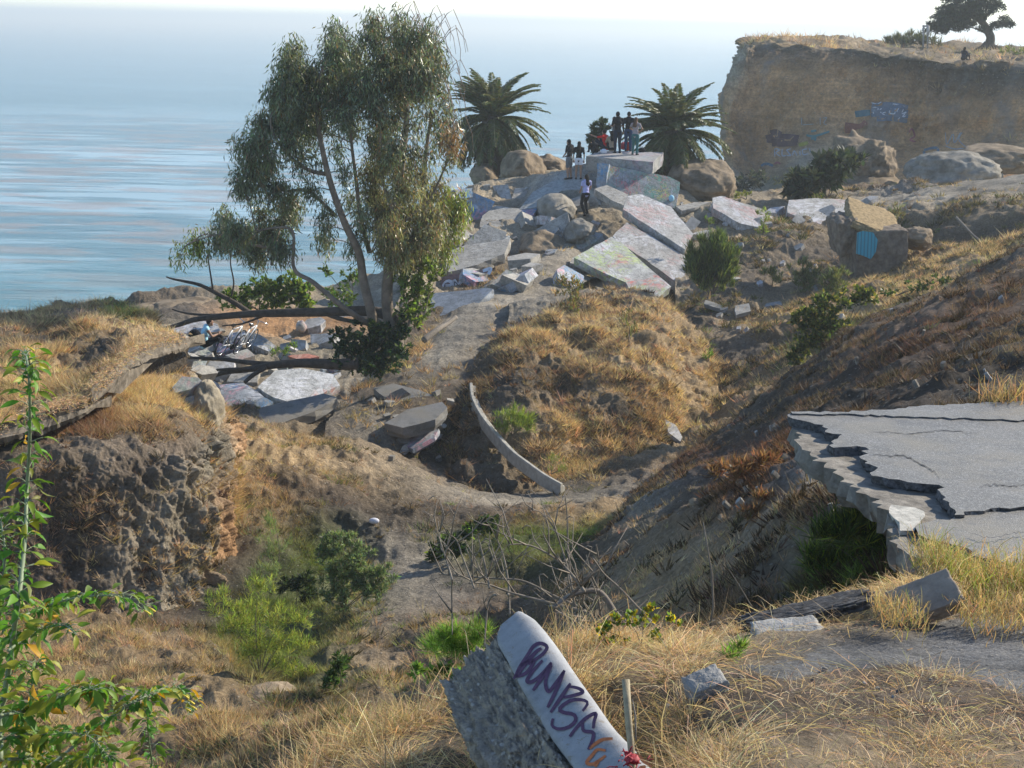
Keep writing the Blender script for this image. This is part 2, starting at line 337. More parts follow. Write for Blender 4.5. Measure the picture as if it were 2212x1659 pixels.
patch('bluff_top', '''
-150,950,28.5,g 0,928,28.8,g 180,875,30.2,g 240,816,31.5,g 300,768,33.5,d 400,742,36.5,d
-150,890,30,g 0,870,30.3,g 150,840,31,g 230,790,32,d 290,748,34,g 388,732,37,g
-150,800,31.5,g 0,790,32,g 110,790,32.3,g 220,742,33.5,d 290,712,35,g 365,722,37.5,g
-150,760,32.5,b 0,757,33.5,d 100,748,34.5,d 210,704,36,g 290,690,36.5,g 335,704,38,g
-150,730,36,b 0,715,36.5,x 111,702,37.5,x 200,688,38.5,x 265,684,38.5,v 320,697,40,g
-150,715,41,b 0,700,42,b 111,690,42,b 200,684,42,x 255,682,41,x 305,700,42,g
''', 230, 190, .36, 1.1, 'top of the left bluff, golden dry grass over a broken pavement ledge', seed=18, drop=[(3, -4), (4, -10)], back=[(.6, -1.2)])
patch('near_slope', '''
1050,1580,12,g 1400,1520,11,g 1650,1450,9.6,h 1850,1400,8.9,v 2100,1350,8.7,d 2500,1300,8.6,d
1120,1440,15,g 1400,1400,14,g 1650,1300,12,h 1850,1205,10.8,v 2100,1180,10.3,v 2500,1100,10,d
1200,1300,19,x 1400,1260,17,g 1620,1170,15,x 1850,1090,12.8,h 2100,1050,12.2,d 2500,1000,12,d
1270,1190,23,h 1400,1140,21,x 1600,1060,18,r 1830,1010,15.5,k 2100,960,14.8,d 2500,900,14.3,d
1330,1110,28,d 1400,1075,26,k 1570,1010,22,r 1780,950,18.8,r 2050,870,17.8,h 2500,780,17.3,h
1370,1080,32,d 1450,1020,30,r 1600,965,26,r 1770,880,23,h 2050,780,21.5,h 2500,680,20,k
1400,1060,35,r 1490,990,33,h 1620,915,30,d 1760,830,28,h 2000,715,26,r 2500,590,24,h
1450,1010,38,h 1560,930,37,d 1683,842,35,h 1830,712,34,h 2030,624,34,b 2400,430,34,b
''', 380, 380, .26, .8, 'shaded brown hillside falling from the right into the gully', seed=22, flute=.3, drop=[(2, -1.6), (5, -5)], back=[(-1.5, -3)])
patch('valley', '''
1450,1010,39,g 1560,970,40,g 1700,900,40,g 1850,830,40,g 2050,760,40,d 2400,700,40,d
1470,900,45,g 1560,860,45,g 1680,830,44,g 1830,740,44,v 2050,665,43,d 2400,600,43,d
1480,790,49,g 1560,770,49,b 1680,740,48,d 1830,680,48,g 2050,630,47,g 2400,560,46,g
1470,705,53,d 1560,700,53,x 1680,690,53,g 1830,645,52,g 2050,600,51,g 2400,520,50,g
1460,655,57,x 1600,612,57,b 1720,605,58,x 1850,600,57,g 2020,570,56,g 2400,490,53,g
1460,595,60,s 1600,545,62,x 1720,535,62,b 1850,570,60,d 2020,545,59,g 2400,465,57,d
1480,530,63,s 1600,492,65,x 1720,485,65,x 1850,520,64,d 2020,525,61,d 2400,440,58,d
1480,460,68,s 1600,442,69,x 1720,445,70,x 1880,462,68,x 2020,455,63.5,x 2400,410,61,x
1500,440,72,s 1620,428,73,s 1760,424,74,x 1910,425,73,p 2050,424,68,p 2400,372,65,p
1560,424,76,s 1680,418,77,s 1800,418,78,g 1920,412,77,r 2120,396,74,p 2400,352,71,p
''', 380, 380, .55, .75, 'tumbled slopes of dry grass and pale paths on the far side of the gully', soft=True, seed=26, flute=.4, drop=[(3, -3), (6, -14)], back=[(-1, -2)])
patch('cliff', '''
1620,540,135,s 1530,500,100,s 1600,490,98,s 1750,480,95,s 1900,480,92,s 2100,460,88,s 2400,450,84,s
1600,400,140,s 1564,405,108,s 1620,400,106,s 1760,400,103,v 1900,400,101,c 2100,380,96,c 2400,370,90,c
1600,320,142,c 1571,325,113,c 1640,340,112,c 1760,350,109,s 1900,320,108.6,c 2100,310,104.5,c 2400,300,98.5,c
1590,234,143,c 1563,234,115.5,c 1630,250,113.6,c 1760,250,111.6,c 1900,250,110.2,c 2100,240,106,c 2400,240,100,c
1600,156,143,s 1588,158,117.6,s 1640,162,115.4,c 1760,165,113.2,c 1900,170,111.8,c 2100,170,107.5,d 2400,170,102,d
1620,112,143,s 1611,103,119.5,s 1646,97,117,d 1790,106,114.6,d 1893,123,113,d 2060,140,108.8,d 2400,146,103,d
1625,98,144,s 1617,94,121,g 1650,86,119,g 1800,98,116.5,g 1893,115,114.6,x 2060,130,110.5,x 2400,137,105,x
1640,92,145,x 1625,88,128,x 1690,85,127,x 1800,93,126,x 1900,102,125,x 2080,117,121,x 2400,122,114,x
1660,92,150,x 1670,88,140,x 1740,90,140,x 1820,93,140,x 1920,99,140,x 2100,108,137,x 2400,112,132,x
''', 420, 380, .75, .30, 'tall orange brown sandstone cliff with graffiti and a grassy top above the sea', 'cliff', MCL, flute=2.0, ff=.42, seed=30, drop=[(6, -5), (10, -30)], back=[(-4, -6)])
patch('near_bank', '''
300,2500,3.2,g 650,2500,3.2,g 950,2450,3.2,g 1250,2200,3.0,x 1600,1830,3.1,b 1950,1830,3.2,x 2500,1830,3.2,x
400,2150,3.9,g 650,2050,3.9,g 950,2000,3.9,g 1250,1850,3.8,g,-.2 1600,1640,3.8,x 1950,1640,3.9,x 2500,1640,3.9,x
450,1950,4.4,g 660,1860,4.4,g 950,1790,4.4,g,-.15 1270,1690,4.4,g,-.2 1600,1560,4.4,b 1950,1560,4.4,b 2500,1550,4.4,x
480,1860,4.9,g 690,1740,4.9,g 950,1670,4.9,x 1280,1560,4.9,g,-.15 1560,1480,4.9,b 1900,1490,4.9,b 2500,1480,4.9,a
510,1800,5.4,g 730,1650,5.4,g 955,1580,5.4,x 1250,1470,5.5,g 1550,1425,5.4,x 1850,1410,5.6,a 2500,1390,5.6,a
530,1790,5.8,g 765,1620,5.8,g 965,1530,5.9,g 1245,1405,6.3,g 1540,1390,6.1,x 1870,1330,6.3,x 2500,1300,6.5,x
540,1900,6.1,g 785,1740,6.2,g 985,1620,6.4,g 1255,1450,6.8,g 1560,1430,6.7,g 1900,1300,7.2,g 2500,1215,7.4,g
''', 300, 260, .035, 3., 'trampled earth bank with straw and worn asphalt in the foreground', mat=MFG, post=bank_post, seed=33, drop=[(.7, -1.3), (2.2, -3.5), (4, -5)], back=[(-1.2, .05), (-6, .1), (-20, .3)])
def fast_bvh(T):
    return BVHTree.FromPolygons([tuple(v) for v in T['V']], [tuple(f) for f in T['F'].tolist()])
for T in TER: T['bvh'] = fast_bvh(T)
def hit(px, py, only=None):
    d = ray(px, py).normalized(); best = None
    for T in TER:
        if only and T['name'] not in only: continue
        r = T['bvh'].ray_cast(EYE, d)
        if r[0] is not None and (best is None or r[3] < best[3]): best = r
    return best[0] if best else P(px, py, 60)
def ground(x, y, zref=None):
    best = None
    for T in TER:
        r = T['bvh'].ray_cast(Vector((x, y, 60)), Vector((0, 0, -1)))
        if r[0] is not None and (best is None or r[0].z > best): best = r[0].z
    return best if best is not None else 0.
# sea and the base under everything
m = M('sea_water', .12, .5); m.b.inputs['IOR'].default_value = 1.33
st = m.noise(1, 5, .6, m.mapv((.004, .012, 1))); st2 = m.noise(1, 4, .6, m.mapv((.03, .10, 1)))
slick = m.ramp(m.math('ADD', m.math('MULTIPLY', st, .5), m.math('MULTIPLY', m.noise(1, 5, .65, m.mapv((.035, .17, 1))), .5)), [(.47, 0.), (.545, 1.)])
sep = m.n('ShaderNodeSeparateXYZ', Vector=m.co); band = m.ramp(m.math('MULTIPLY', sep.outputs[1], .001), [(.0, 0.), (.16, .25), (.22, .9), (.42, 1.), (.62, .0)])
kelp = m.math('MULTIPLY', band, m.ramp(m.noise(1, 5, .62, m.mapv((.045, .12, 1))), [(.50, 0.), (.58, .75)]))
c = m.mix(slick, (.03, .145, .20), (.06, .19, .25)); c = m.mix(m.math('MULTIPLY', m.math('MULTIPLY', slick, band), .38), c, (.46, .58, .62)); c = m.mix(kelp, c, (.22, .165, .14))  # pale slick mix paints the bright horizon's reflection into the water colour
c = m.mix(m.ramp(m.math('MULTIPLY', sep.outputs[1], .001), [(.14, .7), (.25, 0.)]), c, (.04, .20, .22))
hgt = m.math('ADD', m.noise(1, 5, .75, m.mapv((.35, .8, 1))), m.math('MULTIPLY', m.noise(1, 3, .6, m.mapv((.05, .16, 1))), 3.))
bs = m.math('SUBTRACT', .55, m.math('MULTIPLY', m.math('MULTIPLY', slick, band), .42))
bn = m.n('ShaderNodeBump', Height=hgt, Distance=1.2); m.put(bn.inputs['Strength'], bs)
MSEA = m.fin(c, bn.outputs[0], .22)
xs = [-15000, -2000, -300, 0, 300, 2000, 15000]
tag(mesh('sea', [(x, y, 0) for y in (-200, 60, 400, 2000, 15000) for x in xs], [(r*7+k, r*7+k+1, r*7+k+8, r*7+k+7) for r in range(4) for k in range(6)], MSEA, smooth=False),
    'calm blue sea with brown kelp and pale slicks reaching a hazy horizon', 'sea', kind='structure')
gx, gy = np.meshgrid(np.linspace(-60, 90, 90), np.linspace(-60, 150, 100))
gz = 34-17+0*gx-np.clip((gy-52-.25*gx)*.9, 0, 19)-np.clip((-gx-26)*.9, 0, 19)+fbm(np.stack([gx.ravel(), gy.ravel(), gx.ravel()*0], 1)*.12, 4, 3).reshape(gx.shape)*1.2
gz = np.where((gx > 26) & (gy < 110), np.maximum(gz, 12), gz)
Vb = np.stack([gx.ravel(), gy.ravel(), gz.ravel()], 1); i, j = np.meshgrid(np.arange(99), np.arange(89), indexing='ij'); a = (i*90+j).ravel()
tag(mesh('ground', Vb, np.stack([a, a+1, a+91, a+90], 1), MG, None, np.tile([[.2, .16, .11]], (len(Vb), 1))), 'brown earth lying under the slumped hills', 'ground', kind='structure')
# ------------------------------------------------------------------ slabs and rocks
def cen(pts): return (sum(p[0] for p in pts)/len(pts), sum(p[1] for p in pts)/len(pts))
def slab_geo(pts, p0, n, th, jit=.03, seed=0, sub=.35):
    rnd = random.Random(seed); n = Vector(n).normalized()
    C = [onplane(x, y, p0, n) for x, y in pts]; out = []
    for k, a in enumerate(C):
        b = C[(k+1) % len(C)]; L = (b-a).length; m = max(1, min(40, int(L/sub))); e = (b-a).normalized().cross(n) if L > 0 else n
        for q in range(m): out.append(a+(b-a)*(q/m)+e*(rnd.uniform(-jit, jit) if q else 0))
    N = len(out); V = list(out); mid = sum(out, Vector())/N
    V += [v-n*th*.55+(v-mid).normalized()*rnd.uniform(-jit, jit)*1.2 for v in out]
    V += [v-n*th-(v-mid).normalized()*abs(rnd.uniform(0, jit*2.5)) for v in out]
    Fc = [tuple(range(N)), tuple(range(2*N, 3*N))[::-1]]
    for r in (0, 1): Fc += [(r*N+k, (r+1)*N+k, (r+1)*N+(k+1) % N, r*N+(k+1) % N) for k in range(N)]
    # make the top face look along n
    e1 = out[1]-out[0]; nn = sum(((out[k]-mid).cross(out[(k+1) % N]-mid) for k in range(N)), Vector())
    if nn.dot(n) < 0: Fc = [f[::-1] for f in Fc]
    return V, Fc
SG = 'tumbled concrete slabs of the broken street'
def slab(pts, n, th, mat, label, Y=None, lift=.2, name='broken_slab', group=SG, jit=.03, at=None):
    cx, cy = at or cen(pts); p0 = P(cx, cy, Y) if Y else hit(cx, cy)
    p0 = p0+Vector(n).normalized()*lift
    V, Fc = slab_geo(pts, p0, n, th, jit, int(cx*3+cy))
    o = mesh(name, V, Fc, mat, smooth=False); return tag(o, label, 'slab', group)
slab([(1266, 337), (1298, 325), (1433, 329), (1411, 350)], (.02, -.10, 1), .62, m_slab('platform_concrete', (.33, .32, .30), .45, ((.25, .33, .42), (.40, .22, .30), (.3, .33, .35)), 21., 1.2), 'flat graffiti covered platform slab on the headland that people stand on', Y=70.5, lift=0, name='concrete_platform')
plat_p0 = P(1350, 337, 70.5); plat_n = Vector((.02, -.10, 1)).normalized()
slab([(1318, 358), (1447, 382), (1469, 394), (1461, 450), (1384, 440), (1302, 412)], (.12, -.75, .65), .35, MSL[3], 'big leaning slab with red and green scribbles just below the platform', Y=68.6, lift=0)
slab([(1290, 352), (1316, 354), (1309, 400), (1289, 410)], (-.3, -1, .35), .3, MSL[2], 'narrow upright slab painted blue and white under the platform edge', Y=68.6, lift=0)
slab([(1284, 408), (1312, 400), (1356, 420), (1352, 446), (1320, 432)], (.1, -.35, 1), .3, MSL[4], 'bare grey slab end sticking out beside the person on the rocks', Y=66.5, lift=.1)
slab([(1354, 424), (1384, 419), (1450, 447), (1498, 505), (1480, 539), (1392, 482), (1346, 452)], (.22, -.42, 1), .35, MSL[1], 'long pale slab streaked with light paint, upper of three leaning side by side', Y=64, lift=.1)
slab([(1354, 480), (1480, 553), (1485, 585), (1470, 617), (1394, 560), (1336, 523), (1324, 510)], (.20, -.42, 1), .4, MSL[1], 'large pale slab with faded red letters, middle of three leaning side by side', Y=61.5, lift=.1)
slab([(1321, 511), (1341, 524), (1450, 619), (1420, 643), (1366, 632), (1352, 610), (1279, 577), (1240, 556)], (.16, -.40, 1), .35, m_slab('painted_concrete_green', (.37, .37, .35), .8, ((.55, .16, .14), (.45, .52, .2), (.6, .6, .62), (.4, .48, .22)), 8.), 'wide pale slab with a yellow green stain, lowest of three leaning side by side', Y=59, lift=.05)
slab([(1272, 580), (1300, 580), (1351, 610), (1362, 628), (1309, 632), (1258, 606)], (.05, -.22, 1), .25, MSL[4], 'small bare grey slab tucked under the lowest leaning slab', lift=.12)
slab([(1042, 466), (1069, 444), (1126, 451), (1149, 475), (1132, 497), (1036, 491)], (.0, -.28, 1), .35, MSL[4], 'sunlit tan slab with stripes of shadow on the left of the headland', lift=.35)
slab([(1122, 452), (1150, 415), (1196, 390), (1264, 386), (1266, 408), (1212, 412), (1165, 447)], (-.15, -.33, 1), .4, m_slab('painted_concrete_grey', (.30, .31, .30), .3, ((.2, .3, .3), (.2, .25, .28)), 6.), 'broad domed grey slab below the standing couple', lift=.3)
slab([(1064, 401), (1097, 398), (1108, 442), (1078, 443)], (-.1, -.8, .6), .2, MSL[1], 'pale upright slab beside the boulder under the left palm', lift=.3)
slab([(1112, 407), (1153, 405), (1129, 428), (1104, 430)], (.0, -.35, 1), .25, MSL[4], 'small tilted tan slab right of the pale upright slab', lift=.2)
slab([(958, 547), (1004, 530), (1102, 516), (1090, 548), (1030, 572), (968, 588)], (-.08, -.25, 1), .4, MSL[4], 'wide tan slab over the white bubble letter wall', lift=.6)
GW = slab([(955, 598), (1062, 578), (1036, 614), (950, 630)], (-.15, -1, .55), .3, m_slab('painted_wall', (.25, .17, .16), .3, ((.3, .1, .1),), 9.), 'broken wall with white bubble letters below the wide tan slab', lift=.45, name='graffiti_wall')
slab([(930, 634), (1050, 622), (1066, 624), (1034, 656), (960, 690), (925, 690)], (-.22, -.25, 1), .35, m_slab('blue_grey_concrete', (.22, .24, .26), .3, ((.15, .2, .3),), 10.), 'smooth shaded blue grey slab under the bubble letter wall', lift=.35)
slab([(1194, 466), (1228, 462), (1231, 475), (1180, 480)], (.0, -.6, 1), .2, MSL[0], 'thin scribbled slab lying at the feet of the person on the rocks', lift=.2)
# right hand side
slab([(1539, 427), (1560, 423), (1600, 438), (1657, 465), (1644, 492), (1598, 482), (1541, 450)], (.15, -.35, 1), .35, MSL[1], 'white streaked slab tipping down beside the tall green tuft', lift=.35)
slab([(1580, 431), (1650, 452), (1655, 462), (1700, 478), (1694, 484), (1640, 468)], (.1, -.3, 1), .2, MSL[4], 'thin grey slab lying behind the white streaked slab', lift=.3)
slab([(1704, 432), (1760, 428), (1844, 432), (1854, 444), (1819, 471), (1801, 493), (1740, 474), (1701, 459)], (.1, -.30, 1), .4, MSL[1], 'big flat pale slab left of the hut with the turquoise door', lift=.85)
slab([(1819, 460), (1872, 427), (1882, 435), (1826, 468)], (-.3, -.6, .8), .35, MSL[4], 'pale beam of concrete poking up over the grassy hut roof', lift=.5, name='concrete_beam')
slab([(1538, 507), (1571, 519), (1567, 529), (1541, 521)], (.0, -.7, 1), .2, MSL[4], 'small pale block right of the long painted slabs', lift=.25)
slab([(1459, 445), (1500, 437), (1536, 436), (1500, 449), (1473, 455)], (.0, -.25, 1), .2, MSL[4], 'thin grey slab bridging the gap right of the leaning slabs', lift=.25)
slab([(1588, 660), (1618, 655), (1622, 672), (1590, 680)], (.0, -.3, 1), .15, MROCK2, 'flat grey stone lying below the tall green tuft', name='flat_stone', group='loose flat stones on the far slope', lift=.15)
slab([(1524, 648), (1600, 672), (1594, 677), (1520, 656)], (.0, -.3, 1), .15, MROCK2, 'long thin stone lying right of the tall green tuft base', name='flat_stone', group='loose flat stones on the far slope', lift=.15)
slab([(1655, 655), (1685, 650), (1690, 658), (1650, 664)], (.0, -.3, 1), .15, MROCK2, 'small flat stone in dry grass above the leafy green shrub', name='flat_stone', group='loose flat stones on the far slope', lift=.15)
slab([(1436, 905), (1460, 918), (1474, 944), (1470, 954), (1444, 934)], (.3, -.5, 1), .15, MSL[1], 'white painted slab fragment at the right foot of the grassy mound', lift=.25)
# rubble basin
slab([(345, 712), (430, 688), (470, 700), (478, 734), (430, 742), (390, 728)], (.0, -.3, 1), .3, MSL[1], 'bright pale slab behind the seated person in the hollow', lift=.5)
slab([(419, 735), (448, 762), (391, 768)], (-.1, -.8, .7), .5, MSL[1], 'pale wedge of concrete at the left of the seated person', lift=.4)
slab([(444, 792), (453, 780), (507, 779), (505, 795), (474, 808), (446, 800)], (.0, -.35, 1), .35, MSL[1], 'small bright slab just below the upper fallen branch', lift=.35)
slab([(594, 800), (652, 795), (719, 808), (734, 832), (700, 848), (638, 872), (590, 858), (556, 836)], (.05, -.30, 1), .45, m_slab('white_painted_concrete', (.44, .44, .42), .85, ((.68, .68, .70), (.62, .25, .18), (.66, .66, .66)), 12., .6), 'largest white painted slab in the hollow with salmon paint marks', lift=.5)
slab([(452, 832), (524, 826), (590, 868), (562, 884), (468, 882)], (-.05, -.28, 1), .4, MSL[2], 'blue painted slab in the shade of the fallen trunk', lift=.4)
slab([(500, 806), (560, 800), (556, 826), (490, 824)], (-.05, -.28, 1), .35, MSL[4], 'tan slab between the blue slab and the largest white slab', lift=.35)
slab([(535, 718), (560, 722), (597, 748), (580, 759), (548, 746)], (.25, -.45, 1), .3, MSL[0], 'pinkish slab leaning on orange soil right of the bicycles', lift=.4)
slab([(670, 722), (713, 720), (717, 746), (676, 756)], (-.1, -.6, .8), .4, MSL[1], 'pale square block at the foot of the big tree', lift=.4)
slab([(628, 732), (661, 735), (660, 752), (632, 763)], (-.2, -.6, .8), .4, MSL[0], 'grey block beside the green patch below the big tree', lift=.4)
slab([(619, 768), (664, 764), (690, 770), (650, 778)], (.0, -.3, 1), .25, m_slab('salmon_concrete', (.5, .2, .14), .4, ((.6, .5, .4),), 14.), 'salmon painted slab sliver above the thick fallen trunk', lift=.3)
slab([(470, 912), (520, 888), (602, 871), (700, 850), (728, 858), (680, 888), (600, 918), (540, 936)], (-.02, -.22, 1), .3, MASP2, 'long lens shaped pavement slab at the near edge of the hollow', lift=.25)
slab([(830, 914), (880, 884), (955, 868), (966, 880), (940, 906), (870, 924)], (-.05, -.25, 1), .35, MASP2, 'rounded pavement slab lying in shade left of the curved kerb', lift=.35)
slab([(806, 838), (850, 828), (905, 842), (945, 858), (880, 870), (838, 862)], (-.05, -.22, 1), .3, MASP2, 'tilted pavement slab above the rounded shaded slab', lift=.3)
slab([(862, 955), (905, 924), (948, 926), (938, 944), (892, 970)], (-.2, -.30, 1), .2, MSL[2], 'small blue and white painted slab on the shaded path', lift=.15)
slab([(836, 866), (842, 850), (868, 838), (880, 846), (850, 872)], (-.3, -.7, .7), .25, MTWIG, 'pale timber coloured block lying on the tilted pavement slab', lift=.5, name='concrete_beam')
slab([(680, 686), (720, 660), (770, 668), (760, 690)], (-.1, -.4, 1), .4, MSL[4], 'light tan rock slab behind the leaning tree stem', lift=.3)

def hitn(px, py):
    d = ray(px, py).normalized(); best = None
    for T in TER:
        r = T['bvh'].ray_cast(EYE, d)
        if r[0] is not None and (best is None or r[3] < best[3]): best = r
    if best is None: return P(px, py, 60), Vector((0, 0, 1))
    n = best[1]; return best[0], (n if n.z > 0 else -n)
USED = set()
def fragments(n, box, size, mats, place, group, seed, tn=.5, noun='slab piece', name='slab_fragment', th_=(.10, .22), lift=.12):
    rd = random.Random(seed)
    for k in range(n):
        for _ in range(40):
            x, y = rd.uniform(box[0], box[2]), rd.uniform(box[1], box[3]); rp = rd.uniform(*size); mt = rd.choice(mats)
            cw = {'painted_concrete': 'grey painted', 'painted_concrete_pale': 'pale', 'painted_concrete_blue': 'bluish', 'bare_concrete': 'tan', 'grey_stone': 'grey', 'broken_concrete': 'brown', 'worn_asphalt': 'dark'}[mt.name]
            fx = (x-box[0])/(box[2]-box[0]); fy = (y-box[1])/(box[3]-box[1]); zw_ = ('upper', 'middle', 'lower')[int(fy*2.99)]+' '+('far left', 'centre left', 'centre right', 'far right')[int(fx*3.99)]
            q5 = (rp-size[0])/(size[1]-size[0]); sw = (('tiny', 'small', 'medium') if size[1] < 21 else ('large', 'broad', 'huge'))[int(q5*2.99)]
            lab = f'{sw} {cw} {noun} at the {zw_} of {place}'
            if lab not in USED: break
        USED.add(lab); g, gn = hitn(x, y); s = pxm(g.y); m_ = rd.randint(4, 6); r = rp*s
        nn = (gn*1.2+Vector((rd.gauss(0, tn*.6), rd.gauss(-.15, tn*.6), .3))).normalized(); e1 = nn.orthogonal().normalized(); e2 = nn.cross(e1); a0 = rd.uniform(0, 6); p0 = g+nn*lift
        C = [p0+(e1*math.cos(a0+q*2*math.pi/m_)*r*rd.uniform(.7, 1.3)+e2*math.sin(a0+q*2*math.pi/m_)*r*rd.uniform(.45, .9)) for q in range(m_)]
        th = rd.uniform(*th_); V = C+[v-nn*th+(v-p0)*rd.uniform(-.15, .1) for v in C]; Fc = [tuple(range(m_)), tuple(range(m_, 2*m_))[::-1]]+[(q, q+m_, (q+1) % m_+m_, (q+1) % m_) for q in range(m_)]
        tag(mesh(name, V, Fc, mt, smooth=False), lab, 'fragment', group)
fragments(36, (385, 700, 760, 880), (7, 20), [MSL[1], MSL[4], MSL[0], MSL[1], MSL[2]], 'the rubble hollow', 'small slab pieces in the hollow', 4)
fragments(14, (400, 700, 740, 870), (20, 36), [MSL[1], MSL[4], MSL[0], MSL[1], MSL[2]], 'the rubble hollow', 'small slab pieces in the hollow', 14, .7, lift=.3, th_=(.25, .4))
fragments(18, (1010, 400, 1300, 600), (6, 17), [MSL[4], MSL[4], MSL[0]], 'the headland rubble', 'small slab pieces on the headland', 5)
fragments(26, (960, 430, 1290, 620), (26, 55), [MSL[4], MSL[4], MSL[0], MSL[2]], 'the headland rubble', 'small slab pieces on the headland', 15, .7, lift=.35, th_=(.25, .45))
fragments(36, (1470, 430, 1830, 720), (5, 15), [MSL[4], MROCK2, MSL[1]], 'the right slope', 'small slab pieces on the right slope', 6)
fragments(12, (1480, 430, 1960, 560), (18, 34), [MSL[4], MROCK2, MSL[1]], 'the right slope', 'small slab pieces on the right slope', 16, .6, lift=.2, th_=(.2, .35))
fragments(22, (1560, 900, 1900, 1120), (4, 10), [MROCK2, MCONC], 'the gravel bank', 'little stones on the near hillside', 7, noun='stone', name='stone')
fragments(8, (1850, 620, 2212, 840), (3, 8), [MROCK2, MCONC], 'the dark right hillside', 'little stones on the near hillside', 17, noun='stone', name='stone')
fragments(14, (800, 840, 1000, 1000), (8, 20), [MASP2, MSL[4]], 'the shaded path', 'small pavement pieces on the path', 8, .3, noun='pavement piece')
def rock(px, py, wp, hp, dep, mat, label, Y=None, seed=1, amp=.22, sub=5, cut=.75, name='boulder', group='boulders around the headland', cat='boulder', dY=0., fr=1.3, rot=0.):
    Yc = Y or hit(px, py).y+dY; s = pxm(Yc); c0 = P(px, py, Yc); bm_r = Vector((wp*s/2, dep/2, hp*s/2))
    import bmesh
    b = bmesh.new(); bmesh.ops.create_icosphere(b, subdivisions=sub, radius=1); V = np.array([v.co[:] for v in b.verts]); Fc = np.array([[v.index for v in f.verts] for f in b.faces]); b.free()
    r2 = np.random.default_rng(seed)
    for _ in range(9):
        nn = r2.normal(size=3); nn /= np.linalg.norm(nn); d = V@nn; V = V-np.outer(np.maximum(d-cut, 0)*.85, nn)
    V = V*(1+amp*fbm(V*fr+seed*3.3, 5, seed, .6)+amp*.5*ridged(V*fr*1.8+seed, 3, seed)+amp*.22*fbm(V*fr*6, 4, seed+5, .65))[:, None]
    cr, sr = math.cos(rot), math.sin(rot); V = V*np.array(bm_r)
    V = np.stack([V[:, 0]*cr-V[:, 2]*sr, V[:, 1], V[:, 0]*sr+V[:, 2]*cr], 1)+np.array(c0)
    return tag(mesh(name, V, Fc, mat), label, cat, group)
MBOUL = m_plain('boulder_stone', (.205, .16, .11), .95, .1, .6, 1.6, 1.)
MBOULG = m_plain('boulder_grey', (.235, .215, .18), .95, .1, .5, 1.6, 1.)
rock(1868, 362, 135, 150, 4.5, MBOUL, 'tall pointed tan boulder standing in front of the cliff', Y=84, seed=4, amp=.42, rot=-.2)
rock(1850, 412, 210, 80, 5, MBOUL, 'low broad boulder base at the foot of the pointed boulder', Y=83, seed=5)
rock(2050, 372, 190, 90, 5, MBOULG, 'grey rounded boulder below the right end of the cliff', Y=80, seed=6, amp=.28)
rock(2150, 345, 220, 60, 6, MBOUL, 'dark brown hump of rock at the right edge under the cliff', Y=82, seed=7)
rock(1668, 437, 52, 48, 1.6, MBOULG, 'small grey boulder behind the thin slabs right of the headland', Y=78, seed=8, amp=.15)
rock(1795, 420, 60, 36, 1.6, MBOULG, 'small pale grey dome of rock behind the big flat slab', Y=76, seed=18, amp=.12)
rock(1518, 394, 138, 92, 4, MBOUL, 'rounded brown boulder right of the platform by the right palm', Y=73, seed=9)
rock(1128, 372, 96, 84, 3.5, MBOUL, 'dark rounded boulder right of the left palm trunk', Y=76, seed=10, amp=.18)
rock(1190, 366, 80, 62, 3, MBOUL, 'tan boulder just behind the standing couple', Y=78, seed=11)
rock(1046, 384, 62, 60, 3, MBOUL, 'brown boulder at the foot of the left palm', Y=79, seed=12)
rock(1205, 452, 92, 66, 3, MBOULG, 'grey rounded rock in the shadow left of the person on the rocks', Y=67.5, seed=13, amp=.14)
rock(1170, 538, 120, 84, 3.5, MBOUL, 'mottled brown rock mass above the pale ridge path', Y=63.5, seed=14)
rock(1252, 500, 74, 56, 2.4, MBOULG, 'grey rock wedged left of the leaning slabs', Y=64, seed=15)
rock(400, 664, 130, 34, 4, MBOUL, 'low dark outcrop on the sea edge left of the green shrub', Y=58, seed=16)
rock(330, 678, 150, 26, 4, MBOUL, 'flat brown outcrop behind the left bluff at the sea edge', Y=57, seed=17)
rock(362, 790, 66, 40, 1., m_slab('violet_painted_stone', (.33, .30, .36), .9, ((.6, .6, .62), (.35, .25, .5), (.6, .35, .4)), 16.), 'violet and white painted boulder at the end of the broken ledge', Y=41, seed=19, amp=.12)
rock(1978, 516, 76, 52, 2, MBOUL, 'tan hump of earth and rock right of the hut', Y=58, seed=20)
rock(446, 893, 74, 130, 1.4, MROCK, 'grey brown shoulder of rock on the right edge of the left bluff', Y=32.7, seed=21, amp=.28, cut=.85)
rock(650, 706, 26, 30, .5, MSL[0], 'small pink painted stone on the orange soil bank', Y=52, seed=22, amp=.1, sub=3)
for k, (x, y, ww, hh) in enumerate([(1700, 990, 30, 22), (1630, 985, 26, 14), (1745, 1000, 22, 12), (1600, 1045, 30, 20), (1500, 1085, 34, 26), (1560, 1120, 24, 18)]):
    rock(x, y, ww*.8, hh*.7, .3, MBOUL, ['grey stone on gravel left of the asphalt tip', 'flat pale stone on the gully side left of the asphalt tip', 'small stone under the far tip of the asphalt', 'grey stone among red brown scrub', 'largest grey stone by the end of the foot path', 'small stone below the end of the foot path'][k],
         seed=40+k, sub=3, amp=.12, name='stone', group='grey stones on the near hillside', cat='stone')
rock(290, 1508, 80, 34, .7, MROCK, 'pale grey stone half buried in dry grass below the bluff', seed=50, sub=4, amp=.12, name='stone', group='stones in the gully grass', cat='stone')
rock(575, 1530, 150, 66, 1.4, MBOUL, 'low grey brown rock in the gully grass at lower left', seed=51, name='stone', group='stones in the gully grass', cat='stone', dY=.6)
